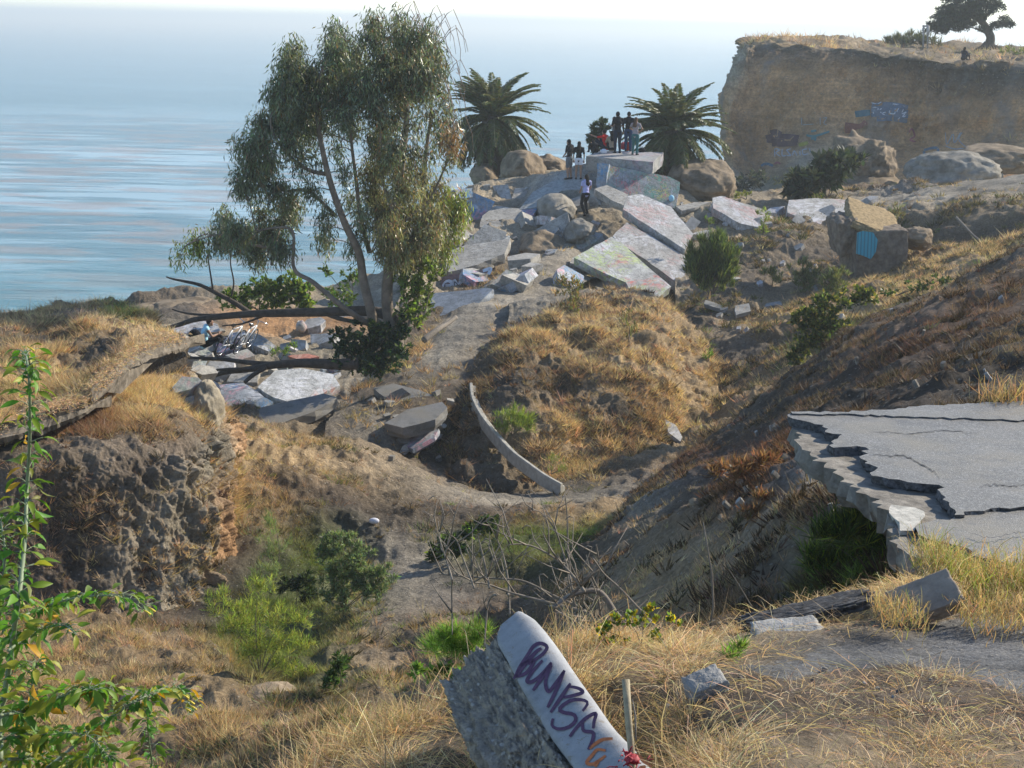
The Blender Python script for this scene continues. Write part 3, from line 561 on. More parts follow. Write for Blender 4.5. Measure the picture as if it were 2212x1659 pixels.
# ------------------------------------------------------------------ ledges of the left bluff
def ledge(top, low, width, label, seed):
    n = 130; A = np.array([[*P(*t)] for t in top]); B = np.array([[*P(*t)] for t in low]); A = crom(A, n); B = crom(B, n)
    B[:, 1] -= .0; V = []; back = np.array([.1, width, .12])
    j1 = fbm(A*2.2, 4, seed, .7)[:, None]*.16; j2 = fbm(A*3.1+9, 4, seed+3, .7)[:, None]*.18; zz = np.array([0, 0, 1.]); yy = np.array([.1, -1., 0])
    rows = [A+back+[0, 0, -.62], A+yy*j1+zz*j2*.3, A+zz*(-.07+j2*.3)+yy*(j1*1.6-.03), A*.55+B*.45+yy*(j1*.6-.12)+zz*j2*.3, A*.3+B*.7+yy*(j2+.02), B+yy*(j2*1.5-.15)+zz*j1*.6, B+back+[0, 0, -.05]]
    V = np.concatenate(rows); Fc = [(r*n+k, r*n+k+1, (r+1)*n+k+1, (r+1)*n+k) for r in range(6) for k in range(n-1)]+[tuple(r*n for r in range(7)), tuple(r*n+n-1 for r in range(7))[::-1]]
    tag(mesh('pavement_ledge', V, Fc, MLEDGE, smooth=False), label, 'ledge', 'broken pavement ledges on the left bluff')
MLEDGE = m_plain('ledge_pavement', (.15, .128, .10), .95, .1, .65, 5, 1.)
ledge([(-160, 955, 26.9), (0, 918, 27.3), (110, 884, 28.2), (182, 866, 28.8)], [(-160, 1000, 26.8), (0, 957, 27.2), (100, 938, 28.0), (184, 904, 28.7)], 1.6, 'nearer left half of the pavement ledge running across the bluff', 3)
ledge([(196, 842, 29.0), (238, 804, 30.1), (300, 757, 32.1), (400, 730, 34.8)], [(198, 876, 28.9), (240, 826, 29.9), (305, 788, 31.8), (398, 760, 34.6)], 1.8, 'farther right half of the pavement ledge above the grassy cap', 4)
# ------------------------------------------------------------------ foreground asphalt
zr = H-2.62; an = Vector((.012, .02, 1)).normalized(); ap0 = Vector((2.5, 8.5, zr)); road = empty('asphalt_slab', ap0, 'broken undercut sheet of grey asphalt road jutting in from the right', 'road slab')
main = [(1706, 893), (1760, 895.5), (1850, 895.8), (1990, 901.5), (2120, 906), (2460, 916.5), (2460, 1090), (2212, 1094), (2140, 1098), (2100, 1104), (2062, 1112), (2050, 1090), (2034, 1068), (2028, 1047), (1960, 1041), (1883, 1027), (1889, 1017), (1897, 1010), (1880, 1003), (1868, 1000), (1864, 983), (1870, 966), (1835, 965), (1800, 967), (1801, 958), (1810, 947), (1819, 938), (1800, 937), (1782, 933), (1778, 918), (1750, 912), (1712, 904)]
upper = [(1708, 889), (1800, 890), (1915, 885), (1980, 878), (2048, 873), (2120, 870), (2212, 867), (2460, 862), (2460, 915), (2120, 905), (1990, 900), (1850, 894.5), (1760, 894.5), (1712, 893)]
lower = [(1984, 1132), (2060, 1118), (2100, 1109), (2140, 1103), (2212, 1098), (2460, 1094), (2460, 1260), (2212, 1224), (2118, 1205), (2090, 1184), (2040, 1172), (2003, 1163), (1981, 1146)]
MTAR = m_plain('tar_edge', (.085, .084, .085), .9, .2, .7, 40, 1.)
for nm, pl, dz in (('asphalt_sheet', main, 0), ('asphalt_sheet', upper, .012), ('asphalt_sheet', lower, -.02)):
    V, Fc = slab_geo(pl, ap0+an*dz, an, .075, .03, 9, .05); a_o = mesh(nm, V, Fc, MASP, road, smooth=False); a_o.data.materials.append(MTAR)
    for pg in a_o.data.polygons: pg.material_index = 0 if abs(pg.normal.dot(an)) > .9 else 1
base = [(1714, 915), (1718, 935), (1728, 962), (1752, 985), (1781, 1004), (1812, 1026), (1835, 1050), (1872, 1068), (1906, 1090), (1918, 1116), (1924, 1150), (1938, 1182), (1960, 1196), (1984, 1206), (2060, 1214), (2200, 1240), (2460, 1280), (2460, 930), (2000, 918)]
V, Fc = slab_geo(base, ap0-an*.06, an, .16, .045, 12, .05); mesh('concrete_base', V, Fc, MCONC, road, smooth=False)
V, Fc = slab_geo([(1925, 1090), (1975, 1096), (1996, 1104), (1988, 1126), (1976, 1146), (1944, 1146), (1930, 1118)], ap0-an*.03, an, .05, .03, 13, .08); mesh('concrete_crust', V, Fc, m_plain('pale_crust', (.42, .40, .35), .9, .2, .4, 14, 1.), road, smooth=False)
for L, wd in (([(2034, 1048), (2022, 1022), (1990, 1002), (1955, 986), (1920, 984), (1880, 979)], 3.4), ([(2110, 1052), (2150, 1046), (2190, 1050), (2230, 1040)], 2.2), ([(1880, 930), (1960, 936), (2040, 930), (2120, 938)], 1.6), ([(2090, 1150), (2140, 1160), (2200, 1150), (2260, 1156)], 2.)):
    A = crom(np.array(L, float), 40); A[:, 1] += rng.normal(0, 1.6, 40); V = []
    for k in range(40):
        ww = wd*(.4+.6*rng.random())*(1-abs(k/39*2-1)**3); V += [onplane(A[k][0], A[k][1]-ww/2, ap0+an*.004, an), onplane(A[k][0], A[k][1]+ww/2, ap0+an*.004, an)]
    mesh('crack', V, [(2*k, 2*k+1, 2*k+3, 2*k+2) for k in range(39)], MTAR, road, smooth=False)
def rubble_block(name, c0, dims, rot, mat, parent, seed, amp=.12, sub=4, fr=2.2, label=None, cat=None, group=None, n=20, rnd=.28):
    """a box with rounded, broken faces"""
    t = np.linspace(-1, 1, n); V = []; Fc = []
    for ax in range(3):
        for sg in (-1, 1):
            b = len(V); a, c_ = [k for k in range(3) if k != ax]
            for u in t:
                for v in t:
                    q = [0, 0, 0]; q[ax] = sg; q[a] = u; q[c_] = v; V.append(q)
            f = [(b+i*n+j, b+(i+1)*n+j, b+(i+1)*n+j+1, b+i*n+j+1) for i in range(n-1) for j in range(n-1)]
            if (sg > 0) == (ax == 1): pass
            Fc += f if (sg > 0) != (ax == 1) else [g[::-1] for g in f]
    V = np.array(V, float); ln = np.linalg.norm(V, axis=1, keepdims=True); S_ = V*(1.18/ln); V = V*(1-rnd)+S_*rnd
    V = V*(1+amp*fbm(V*fr+seed*5.1, 6, seed, .65))[:, None]; V = V*np.array(dims)/2
    Rm = np.array(rot.to_3x3() if isinstance(rot, Matrix) else rot.to_matrix()); V = V@Rm.T+np.array(c0)
    o = mesh(name, V, Fc, mat, parent)
    if label: tag(o, label, cat, group)
    import bmesh
    b = bmesh.new(); b.from_mesh(o.data); bmesh.ops.remove_doubles(b, verts=b.verts, dist=1e-4); bmesh.ops.recalc_face_normals(b, faces=b.faces); b.to_mesh(o.data); b.free(); return o
rubble_block('concrete_chunk', P(1998, 1298, 6.15), (.28, .18, .075), Euler((.45, -.40, .05)), m_plain('brown_concrete', (.27, .22, .17), .9, .2, .3, 14, .6), None, 5, .09, fr=2.1, n=40, rnd=.10, label='flat brown concrete chunk lying in straw above the worn asphalt', cat='chunk')
rubble_block('asphalt_chunk', P(1748, 1322, 6.3), (.50, .12, .045), Euler((.1, -.22, .1)), m_plain('black_tar', (.07, .068, .066), .85, .3, .7, 30, 1.), None, 8, .45, fr=3.6, n=50, rnd=.15, label='dark crumbling edge of old asphalt on the crest of the bank', cat='chunk')
rubble_block('concrete_chunk', P(1700, 1365, 6.1), (.28, .16, .05), Euler((.1, -.12, .1)), MROCK2, None, 9, .2, fr=2, label='low grey stone lying in straw under the dark asphalt edge', cat='chunk')
rubble_block('concrete_chunk', P(1525, 1485, 4.85), (.13, .10, .08), Euler((.2, -.3, .3)), MROCK2, None, 10, .2, fr=2, label='small grey rubble lump at the left end of the worn asphalt', cat='chunk')
for k, (x, y, r) in enumerate([(1445, 1530, 9), (1780, 1452, 9), (1755, 1472, 5), (1868, 1478, 5), (1895, 1492, 7), (1941, 1497, 7), (1930, 1507, 5), (2010, 1470, 4), (1600, 1470, 7)]):
    g = hit(x, y, ['near_bank']); s = pxm(g.y)*r
    rubble_block('pebble', g+Vector((0, 0, s*.3)), (s*2, s*1.6, s*1.3), Euler((k, k*2., k*.7)), [MROCK2, MCONC, MBARK][k % 3], None, 70+k, .2, n=7,
                 label=['round pebble in straw beside the graffiti block', 'whitish pebble on the soil of the near bank', 'small dark clod on the soil of the near bank', 'tiny pebble at the edge of the worn asphalt', 'brown clod on the worn asphalt, left of a pair', 'brown clod on the worn asphalt, right of a pair', 'tiny clod just below the pair of brown clods', 'tiny stone out on the worn asphalt', 'flat pale pebble near the left end of the worn asphalt'][k], cat='pebble', group='pebbles on the near bank')
# ------------------------------------------------------------------ hut with the turquoise door
hy = 57.0; hut = empty('stone_hut', P(1885, 590, hy), 'half buried stone hut with a grassy roof and a turquoise door panel', 'hut')
def blob(px, py, wp, hp, dep, Y, seed, name, mat, parent, amp=.12, cut=.7):
    o = rock(px, py, wp, hp, dep, mat, None, Y=Y, seed=seed, amp=amp, cut=cut, name=name, group=None, cat=None)
    o.parent = parent; o.matrix_parent_inverse = Matrix.Translation(-Vector(parent.location)); return o
MHUT = m_plain('hut_earth', (.17, .14, .11), .95, .1, .5, 4, 1.); MTH = m_plain('roof_grass', (.27, .20, .11), .95, .1, .5, 9, 1.)
rubble_block('wall', P(1886, 545, hy+1.0), (2.0, 2.4, 2.1), Euler((.05, -.05, .1)), MHUT, hut, 61, .10, fr=1.6, n=34)
rubble_block('roof', P(1884, 476, hy+1.2), (1.95, 2.7, .34), Euler((.26, .30, .0)), MTH, hut, 62, .16, fr=1.8, n=34)
rubble_block('earth_buttress', P(1822, 505, hy+.9), (.8, 1.6, 1.3), Euler((.1, -.2, .1)), MHUT, hut, 63, .22, fr=1.8, n=24)
dn = (-.05, -1, .12); V, Fc = slab_geo([(1852, 503), (1864, 499), (1886, 502), (1896, 518), (1892, 544), (1881, 560), (1866, 553), (1850, 548)], P(1870, 525, hy-.5), dn, .09, .0, 5)
m = M('turquoise_paint', .5, .4); wv = m.n('ShaderNodeTexWave', Vector=m.co, Scale=2.6, Distortion=.6)  # wave bands put the corrugation's light and shade into the paint colour
door = mesh('door', V, Fc, m.fin(m.mix(1, (.02, .23, .31), m.ramp(wv.outputs['Fac'], [(0, .55), (.35, 1.1), (.8, 1.2)]), 'MULTIPLY')), hut, smooth=False); door['label'] = 'turquoise corrugated door panel'
# ------------------------------------------------------------------ graffiti kerb block
kb = empty('kerb_block', P(1200, 1560, 4.75), 'broken kerb block with purple BUMPSA graffiti tilted in the straw', 'kerb')
pA, pB = P(1106, 1330, 5.25), P(1335, 1690, 4.25); ax = (pB-pA).normalized(); pw = P(1070, 1400, 5.12)
u = (pw-pA); u = (u-ax*u.dot(ax)).normalized(); fn = ax.cross(u).normalized()
if fn.dot(EYE-pA) < 0: fn = -fn
LEFT = [(1080, 1352), (1072, 1384), (1094, 1425), (1118, 1473), (1145, 1520), (1175, 1571), (1204, 1612), (1233, 1651), (1262, 1700)]
RIGHT = [(1127, 1312), (1150, 1326), (1187, 1372), (1232, 1438), (1272, 1494), (1312, 1550), (1356, 1596), (1402, 1648), (1450, 1705)]
def onf(x, y, off=0.): return onplane(x, y, pA, fn)+fn*off
LA = crom(np.array([[*onf(*q)] for q in LEFT]), 60); RA = crom(np.array([[*onf(*q)] for q in RIGHT]), 60)
prof = [(-.0, -.12), (.0, -.012), (.03, .0)]+[(t, 0) for t in (.15, .35, .55, .72)]+[(.72+.28*math.sin(a_), -.034*(1-math.cos(a_))*1.6) for a_ in (.4, .8, 1.2, 1.57)]+[(1.0, -.13), (.95, -.2)]
V = []; np_ = len(prof)
for k in range(60):
    for t, o_ in prof:
        V.append(LA[k]+(RA[k]-LA[k])*t+np.array(fn)*(o_ + .0012*math.sin(k*1.7+t*9)))
Fc = [(k*np_+q, k*np_+q+1, (k+1)*np_+q+1, (k+1)*np_+q) for k in range(59) for q in range(np_-1)]+[tuple(range(np_)), tuple(59*np_+q for q in range(np_))[::-1]]
m = M('kerb_concrete', .75, .3); c = m.mix(1, (.27, .275, .28), m.ramp(m.noise(5, 7, .75), [(.3, .6), (.5, 1.), (.7, 1.25)]), 'MULTIPLY'); c = m.mix(m.ramp(m.noise(22, 5, .7), [(.60, 0.), (.66, .8)]), c, (.22, .19, .15))
c = m.mix(m.ramp(m.noise(160, 2, .6), [(.62, 0.), (.7, .5)]), c, (.15, .15, .15)); MK = m.fin(c, m.bump(m.noise(140, 4, .7), .5, .003))
mesh('kerb_face', V, Fc, MK, kb)
m = M('rubble_concrete', .9, .25); c = m.mix(m.ramp(m.noise(16, 6, .7), [(.4, 0.), (.6, 1.)]), (.40, .36, .30), (.24, .22, .19)); c = m.mix(m.ramp(m.vor(26), [(.16, .9), (.24, 0)]), c, (.50, .49, .46))
c = m.mix(1, c, (1.25, 1.2, 1.12), 'MULTIPLY'); MRUB = m.fin(c, m.bump(m.math('ADD', m.vor(36), m.noise(60, 6, .7)), 1., .03))
mid = (onf(1100, 1530)+onf(1180, 1640))*.5-fn*.13+u*.05
Rm = Matrix((ax, u, fn)).transposed()
rubble_block('rubble_body', P(1098, 1578, 4.80)-fn*.055, (.80, .25, .24), Rm, MRUB, kb, 4, .31, n=110, fr=3.6, rnd=.2)
def stroke(pts, wd, off=.0025, pf=None, taper=.35, n=26):
    """painted stroke as a thin ribbon on a surface; pts in picture units, pf maps them onto the surface"""
    A = crom(np.array(pts, float), n); V = []; Fc = []
    for k in range(n):
        a = A[max(k-1, 0)]; b = A[min(k+1, n-1)]; t = (b-a)/(np.linalg.norm(b-a)+1e-9); nn = np.array([-t[1], t[0]]); ww = wd/2*(1-taper*abs(2*k/(n-1)-1)**2)
        V += [pf(*(A[k]+nn*ww), off), pf(*(A[k]-nn*ww), off)]
    return V, [(2*k, 2*k+1, 2*k+3, 2*k+2) for k in range(n-1)]
zk = lambda L: [(984+x*.2167, 1299.6+y*.2167) for x, y in L]
MPUR = m_plain('purple_spray', (.095, .045, .085), .7, .3, .25, 60, .1); MORA = m_plain('orange_spray', (.50, .15, .05), .7, .3, .25, 60, .1)
purple = [[(585, 775), (640, 660), (720, 540), (780, 450), (850, 420), (915, 455), (880, 520), (800, 580), (730, 630)], [(640, 650), (690, 620), (780, 590), (740, 680), (680, 730), (600, 755)], [(600, 760), (690, 640), (800, 510), (860, 470)],
 [(870, 590), (780, 690), (715, 790), (760, 805), (850, 740), (960, 610)], [(960, 620), (880, 740), (775, 890)], [(960, 640), (900, 800), (930, 900), (1000, 820), (1090, 690)], [(1090, 690), (1010, 880), (920, 1060)],
 [(1150, 820), (1060, 950), (950, 1110)], [(1130, 850), (1230, 870), (1270, 910), (1180, 940), (1080, 960)], [(1270, 1095), (1320, 1020), (1270, 985), (1150, 990), (1040, 1070), (1080, 1110), (1180, 1130), (1200, 1190), (1130, 1255), (1030, 1275), (965, 1240), (975, 1170)],
 [(1140, 1350), (1210, 1260), (1300, 1170), (1400, 1120), (1385, 1200), (1375, 1270)], [(1270, 1210), (1280, 1290), (1370, 1310), (1370, 1380), (1325, 1480)]]
b_ = MB()
for L in purple: b_.add(*stroke(zk(L), 8.2, pf=onf))
b_.build('purple_lettering', MPUR, kb)['label'] = 'purple spray painted letters BUMPSA'
for L in [[(1340, 1470), (1400, 1420), (1470, 1380), (1570, 1370)], [(1500, 1490), (1420, 1480), (1370, 1530), (1310, 1610), (1370, 1625), (1430, 1590), (1500, 1540)], [(1390, 1650), (1430, 1590)], [(1700, 1570), (1780, 1530), (1840, 1550), (1880, 1600), (1960, 1650)], [(1840, 1660), (1900, 1650)]]: MB().add(*stroke(zk(L), 7.5, pf=onf)).build('orange_stroke', MORA, kb)
# stake
st_ = empty('wooden_stake', P(1362, 1700, 4.05), 'split dry cane stake with a red tie in front of the kerb block', 'stake')
MCANE = m_plain('dry_cane', (.30, .25, .16), .7, .3, .4, 25, .5)
MB().tube([P(1366, 1760, 4.0), P(1366, 1640, 4.08), P(1358, 1560, 4.12), P(1352, 1468, 4.18)], [.011, .010, .0105, .0115], 9).build('cane', MCANE, st_)
MB().tube([P(1374, 1600, 4.08), P(1372, 1545, 4.11), P(1366, 1510, 4.12)], [.003, .003, .001], 5).build('splinter', MTWIG, st_)
b_ = MB(); r1 = random.Random(3)
for k in range(34):
    q = P(1366, 1640, 4.04)+Vector((r1.gauss(0, .022), r1.gauss(0, .02), r1.gauss(0, .014))); e = q+Vector((r1.gauss(0, .02), r1.gauss(0, .02), r1.gauss(0, .012))); b_.tube([q, (q+e)/2+Vector((0, 0, .005)), e], [.0035, .003, .001], 4)
red_tie_b = b_
# ------------------------------------------------------------------ curved kerb in the middle
KC = [(1020, 838, 42.5), (1024, 868, 41.4), (1042, 905, 40.2), (1075, 948, 38.9), (1110, 985, 37.9), (1145, 1012, 37.2), (1180, 1037, 36.7), (1215, 1057, 36.4)]
KC = [(x, y, min(Y, hit(x+6, y).y-.05)) for x, y, Y in KC]; A = crom(np.array([[*P(*q)] for q in KC]), 70); kp = [(-.16, 0), (-.16, -.45), (.02, -.45), (.02, -.05), (.0, 0)]; V = []
kprof = [(-.10, -.30), (-.10, 0), (-.08, .03), (.0, .03), (.02, -.05), (.13, -.06), (.13, -.30)]
for k in range(70):
    t = A[min(k+1, 69)]-A[max(k-1, 0)]; t[2] = 0; t /= np.linalg.norm(t); s_ = np.array([-t[1], t[0], 0])
    for a_, z_ in kprof: V.append(A[k]+s_*a_*.8+np.array([0, 0, z_+.12]))
n_ = len(kprof); Fc = [(k*n_+q, k*n_+q+1, (k+1)*n_+q+1, (k+1)*n_+q) for k in range(69) for q in range(n_-1)]+[tuple(range(n_)), tuple(69*n_+q for q in range(n_))[::-1]]
tag(mesh('curved_kerb', V, Fc, m_plain('kerb_grey', (.36, .34, .29), .8, .3, .3, 5, .5), smooth=False), 'long curved concrete kerb rail snaking down from the ridge path', 'kerb')
# ------------------------------------------------------------------ plants
def leafmesh(name, C, D, L, Wd, cols, mat, parent, tri=False):
    """C centres, D directions, L lengths, Wd widths: one kite shaped leaf each"""
    n = len(C); C = np.asarray(C); D = np.asarray(D); D = D/(np.linalg.norm(D, axis=1, keepdims=True)+1e-9)
    r = rng.normal(size=(n, 3)); s = np.cross(D, r); s /= np.linalg.norm(s, axis=1, keepdims=True)+1e-9; k = np.cross(s, D)
    L = np.asarray(L).reshape(-1, 1); Wd = np.asarray(Wd).reshape(-1, 1)
    v = np.stack([C, C+D*L*.45+s*Wd/2+k*L*.05, C+D*L-k*L*.06, C+D*L*.45-s*Wd/2+k*L*.05], 1).reshape(-1, 3)
    return mesh(name, v, np.arange(4*n).reshape(-1, 4), mat, parent, np.repeat(cols, 4, 0), smooth=False)
def jitcol(n, base, v=.3, alt=None, pa=.0):
    c = np.tile(np.array([base], float), (n, 1))
    if alt is not None: m_ = rng.random(n) < pa; c[m_] = alt
    return np.clip(c*(1+v*rng.normal(size=(n, 1)))*(1+.1*rng.normal(size=(n, 3))), .005, .9)
def ballpts(n, c, r, shell=.5):
    d = rng.normal(size=(n, 3)); d /= np.linalg.norm(d, axis=1, keepdims=True); return np.array(c)+d*(np.asarray(r)*(rng.random((n, 1))**shell))
def limb(b, p0, p1, r0, r1, sag=.0, n=8, seed=0, wob=.04, c=None):
    p0, p1 = Vector(p0), Vector(p1); L = (p1-p0).length; q = []; rr = []; rd = random.Random(seed)
    o1 = Vector((rd.gauss(0, 1), rd.gauss(0, 1), rd.gauss(0, .6)))*L*wob
    for k in range(n+1): t = k/n; q.append(p0.lerp(p1, t)+o1*math.sin(math.pi*t)+Vector((0, 0, sag*L*math.sin(math.pi*t)))); rr.append(r0+(r1-r0)*t)
    b.tube(q, rr, 6, c); return q
# big eucalyptus
TY = 43.0
z2 = lambda x, y: (332+x*.3333, y*.3333)
zb = lambda x, y: (332+x*.3, 553+y*.3)
eu = empty('eucalyptus_tree', P(862, 755, TY), 'tall feathery eucalyptus with several leaning stems in front of the sea', 'tree')
b_ = MB(); Tp = lambda q, Y=TY: P(*q, Y)
stems = {
 'main': ([zb(1765, 700), zb(1735, 560), zb(1690, 420), zb(1680, 250), zb(1700, 60), z2(1560, 1400), z2(1590, 1200), z2(1620, 950), z2(1640, 700), z2(1600, 430), z2(1560, 200)], .21, 0),
 'two': ([zb(1780, 640), zb(1850, 480), zb(1900, 300), z2(1750, 1500), z2(1740, 1250), z2(1770, 950), z2(1800, 700), z2(1790, 400), z2(1770, 230)], .10, .6),
 'left': ([zb(1600, 560), zb(1560, 380), zb(1510, 180), z2(1330, 1640), z2(1240, 1450), z2(1150, 1200), z2(1090, 950), z2(1060, 750), z2(1080, 500), z2(1160, 250)], .15, -.4),
 'left2': ([z2(1400, 1640), z2(1340, 1400), z2(1310, 1150), z2(1280, 900), z2(1280, 650), z2(1350, 350), z2(1420, 150)], .07, .3),
 'far': ([zb(1600, 520), zb(1380, 380), zb(1150, 190), zb(1010, 90), z2(900, 1500), z2(760, 1480), z2(600, 1520)], .085, -.8),
 'limb': ([z2(1130, 1130), z2(1000, 1100), z2(870, 1000), z2(760, 820), z2(800, 600), z2(880, 400)], .06, -.5),
 'limb2': ([z2(1180, 1400), z2(1000, 1240), z2(820, 1230), z2(700, 1100), z2(680, 900)], .055, .2),
 'limb3': ([z2(1560, 1400), z2(1480, 1150), z2(1470, 900), z2(1480, 600), z2(1440, 350)], .06, -.3),
 'limb4': ([z2(1600, 1450), z2(1780, 1300), z2(1880, 1100), z2(1950, 900), z2(1900, 600)], .05, .5),
 'limb5': ([z2(1700, 1560), z2(1850, 1450), z2(1960, 1380)], .045, .4),
 'limb6': ([zb(850, 60), z2(760, 1620), z2(560, 1570), z2(420, 1520), z2(250, 1570)], .05, -.5)}
spts = []
for nm, (L, r0, dy) in stems.items():
    A = crom(np.array([[*P(q[0], q[1], TY+dy*(1 if k else .2))] for k, q in enumerate(L)]), 4*len(L)); b_.tube(A, np.linspace(r0, r0*.22, len(A)), 8); spts += [Vector(a) for a in A[3:]]
clumps = [(900, 360, 80), (880, 440, 70), (1165, 240, 65), (1180, 330, 80), (1150, 420, 90), (1430, 230, 80), (1430, 130, 50), (1580, 120, 35), (1575, 220, 60), (1590, 330, 90), (1690, 240, 60), (1770, 200, 45), (1700, 350, 90), (1780, 380, 70), (1860, 470, 50), (1500, 400, 110), (1320, 330, 55), (1320, 450, 110), (1000, 480, 80),
 (900, 520, 110), (1000, 620, 130), (820, 620, 95), (1200, 560, 120), (1200, 680, 110), (1400, 570, 120), (1430, 700, 90), (1600, 520, 120), (1620, 640, 80), (1750, 600, 60), (710, 820, 85), (820, 780, 100), (950, 760, 110), (900, 860, 70), (620, 980, 65), (700, 950, 75), (640, 1110, 90), (750, 1060, 80), (610, 1220, 60), (790, 1230, 80), (880, 1300, 80), (970, 1000, 45), (950, 1060, 40),
 (860, 1400, 80), (700, 1400, 60), (1020, 1230, 55), (1060, 1060, 35), (1450, 930, 80), (1490, 830, 70), (1420, 1130, 90), (1490, 1040, 80), (1600, 1080, 70), (1620, 1230, 90), (1720, 1150, 70), (1430, 1270, 80), (1800, 1000, 40), (1780, 760, 40), (1930, 900, 60), (1930, 1010, 50), (1860, 1200, 55), (1500, 1370, 100), (1660, 1380, 100), (1800, 1400, 100), (1900, 1330, 70), (1980, 1390, 75), (1980, 1300, 45), (1120, 1390, 50), (1110, 1560, 55), (1290, 1290, 50), (1360, 1480, 55),
 (460, 1420, 60), (520, 1520, 90), (430, 1560, 80), (290, 1580, 65), (620, 1540, 100), (760, 1520, 90), (830, 1600, 80), (170, 1650, 35), (680, 1640, 80), (1540, 1540, 90), (1680, 1560, 90), (1600, 1640, 90), (1800, 1540, 70),
 (1560, 960, 70), (1560, 760, 60), (1680, 820, 50), (1690, 1000, 60), (1850, 780, 45), (1850, 900, 50), (1740, 480, 80), (1860, 600, 45), (1880, 700, 40), (1930, 800, 45), (1780, 1280, 70), (1740, 1450, 70), (1560, 1460, 80), (1480, 1500, 60), (1250, 1120, 45), (1190, 960, 45), (1000, 740, 80), (880, 940, 60), (560, 1200, 50), (540, 940, 40), (1230, 240, 40), (1640, 160, 40), (1820, 300, 45), (1850, 380, 40), (1240, 760, 60), (1130, 1480, 40),
 (1500, 1620, 70), (1640, 1660, 70), (1850, 1560, 70), (1900, 1640, 55), (1300, 1600, 45), (1760, 1660, 60), (1950, 1500, 55), (1350, 1380, 50),
 (850, 600, 60), (1100, 800, 60), (1290, 820, 60), (1010, 880, 50), (1060, 560, 80), (1280, 560, 90), (1700, 480, 90)]
lc = []; ldir = []; lcol = []; twig = MB()
for k, (x, y, r) in enumerate(clumps):
    r = r*.3333*1.18; q = z2(x, y); s = pxm(TY); dy = random.uniform(-1.6, 1.6)
    c0 = P(*q, TY+dy); n0 = min(spts, key=lambda v: (v-c0).length+max(0, v.z-c0.z)*1.5); limb(b_, n0, c0, .022, .006, .08, 6, k)
    ns = max(6, int((r/5.0)**2))
    sub_ = ballpts(ns, c0, (r*s*.95, r*s*.9, r*s*.9), .6)
    bright = 1 if (x > 1850 and y > 1250) or (x < 420 and y > 1400) else 0
    brown = x > 1880 and 800 < y < 1100
    for sp in sub_:
        limb(twig, c0.lerp(Vector(sp), .15), sp, .008, .003, .05, 3, int(sp[0]*99))
        dens = 19 if x < 1650 else 16
        if y < 1000 and x > 1650: dens = 17
        pts = ballpts(dens, sp, (.29, .29, .46), .6); lc.append(pts)
        ldir.append(np.stack([rng.normal(0, .55, dens), rng.normal(0, .55, dens), -1+rng.normal(0, .45, dens)], 1))
        base = (.155, .185, .105); base = (.24, .29, .05) if bright else (.24, .15, .07) if brown else base
        if x > 1380 and y > 1000: base = (.22, .22, .10) if not bright else base
        lcol.append(jitcol(dens, base, .35, (.24, .16, .08), .05 if x < 1400 else .12))
lc = np.concatenate(lc); ldir = np.concatenate(ldir); lcol = np.concatenate(lcol); nL = len(lc)
b_.build('trunk', m_plain('eucalyptus_bark', (.20, .165, .13), .9, .2, .4, 4, .8), eu); twig.build('twigs', m_plain('twig', (.12, .09, .07), .8), eu)
leafmesh('crown', lc, ldir, rng.uniform(.12, .24, nL), rng.uniform(.022, .042, nL), lcol, m_leaf('eucalyptus_leaf', .4, .38, .6), eu)
# hanging bare twigs on the right edge
b2 = MB(); r1 = random.Random(5)
for k in range(70):
    x = r1.uniform(1560, 1900); y = r1.uniform(80, 900)*(.5+.5*(x-1500)/400); p = P(*z2(x, y+60), TY+r1.uniform(-1, 1)); q = p+Vector((r1.uniform(.1, .5), 0, .5)); e = q+Vector((r1.uniform(.1, .4), 0, -r1.uniform(.5, 1.4)))
    b2.tube([p, p.lerp(q, .6)+Vector((0, 0, .08)), q, q.lerp(e, .5)+Vector((.08, 0, 0)), e], [.012, .01, .009, .008, .005], 4)
b2.build('hanging_twigs', m_plain('twig_brown', (.2, .14, .1), .8), eu)
def bush(name, label, cat, clum, Y, col, L=(.06, .14), Wd=(.03, .06), dens=14, up=.3, alt=None, pa=0., group=None, stem=True, mat=None, var=.3, cell=7., depth=1., fix=False):
    """clum: list of (px, py, rx, ry) in picture units"""
    lw = max(clum, key=lambda c_: c_[1]+c_[3]); Yh = hit(lw[0], lw[1]+lw[3]*.8).y; Yc = Y if fix else min(Y, Yh-.1*depth) if Y else Yh; s = pxm(Yc); base = P(clum[0][0], max(c_[1]+c_[3]*.8 for c_ in clum), Yc)
    root = empty(name, base, label, cat, group); C = []; D = []; CC = []; sb = MB()
    for k, (x, y, rx, ry) in enumerate(clum):
        c0 = P(x, y, Yc+random.uniform(-.4, .4)*depth); ns = max(4, int(rx*ry/cell**2)); sp = ballpts(ns, c0, (rx*s*.95, max(rx, ry)*s*.7*depth, ry*s*.95), .5)
        limb(sb, base+(c0-base)*.05, c0, .02*s*60, .006*s*60, .05, 5, k)
        for q in sp:
            n_ = dens; C.append(ballpts(n_, q, (cell*s*.9,)*3, .6)); d = rng.normal(0, .7, (n_, 3))+(np.array(q)-np.array(c0))/(rx*s+.01)*.4; d[:, 2] += up; D.append(d); CC.append(jitcol(n_, col, var, alt, pa))
            if k < 60 and random.random() < .3: limb(sb, c0, q, .006*s*40, .002*s*40, 0, 3, int(abs(q[0])*77))
    C = np.concatenate(C); D = np.concatenate(D); CC = np.concatenate(CC); n_ = len(C)
    leafmesh('foliage', C, D, rng.uniform(*L, n_), rng.uniform(*Wd, n_), CC, mat or MLEAF, root)
    if stem: sb.build('stem', MBARK, root)
    return root
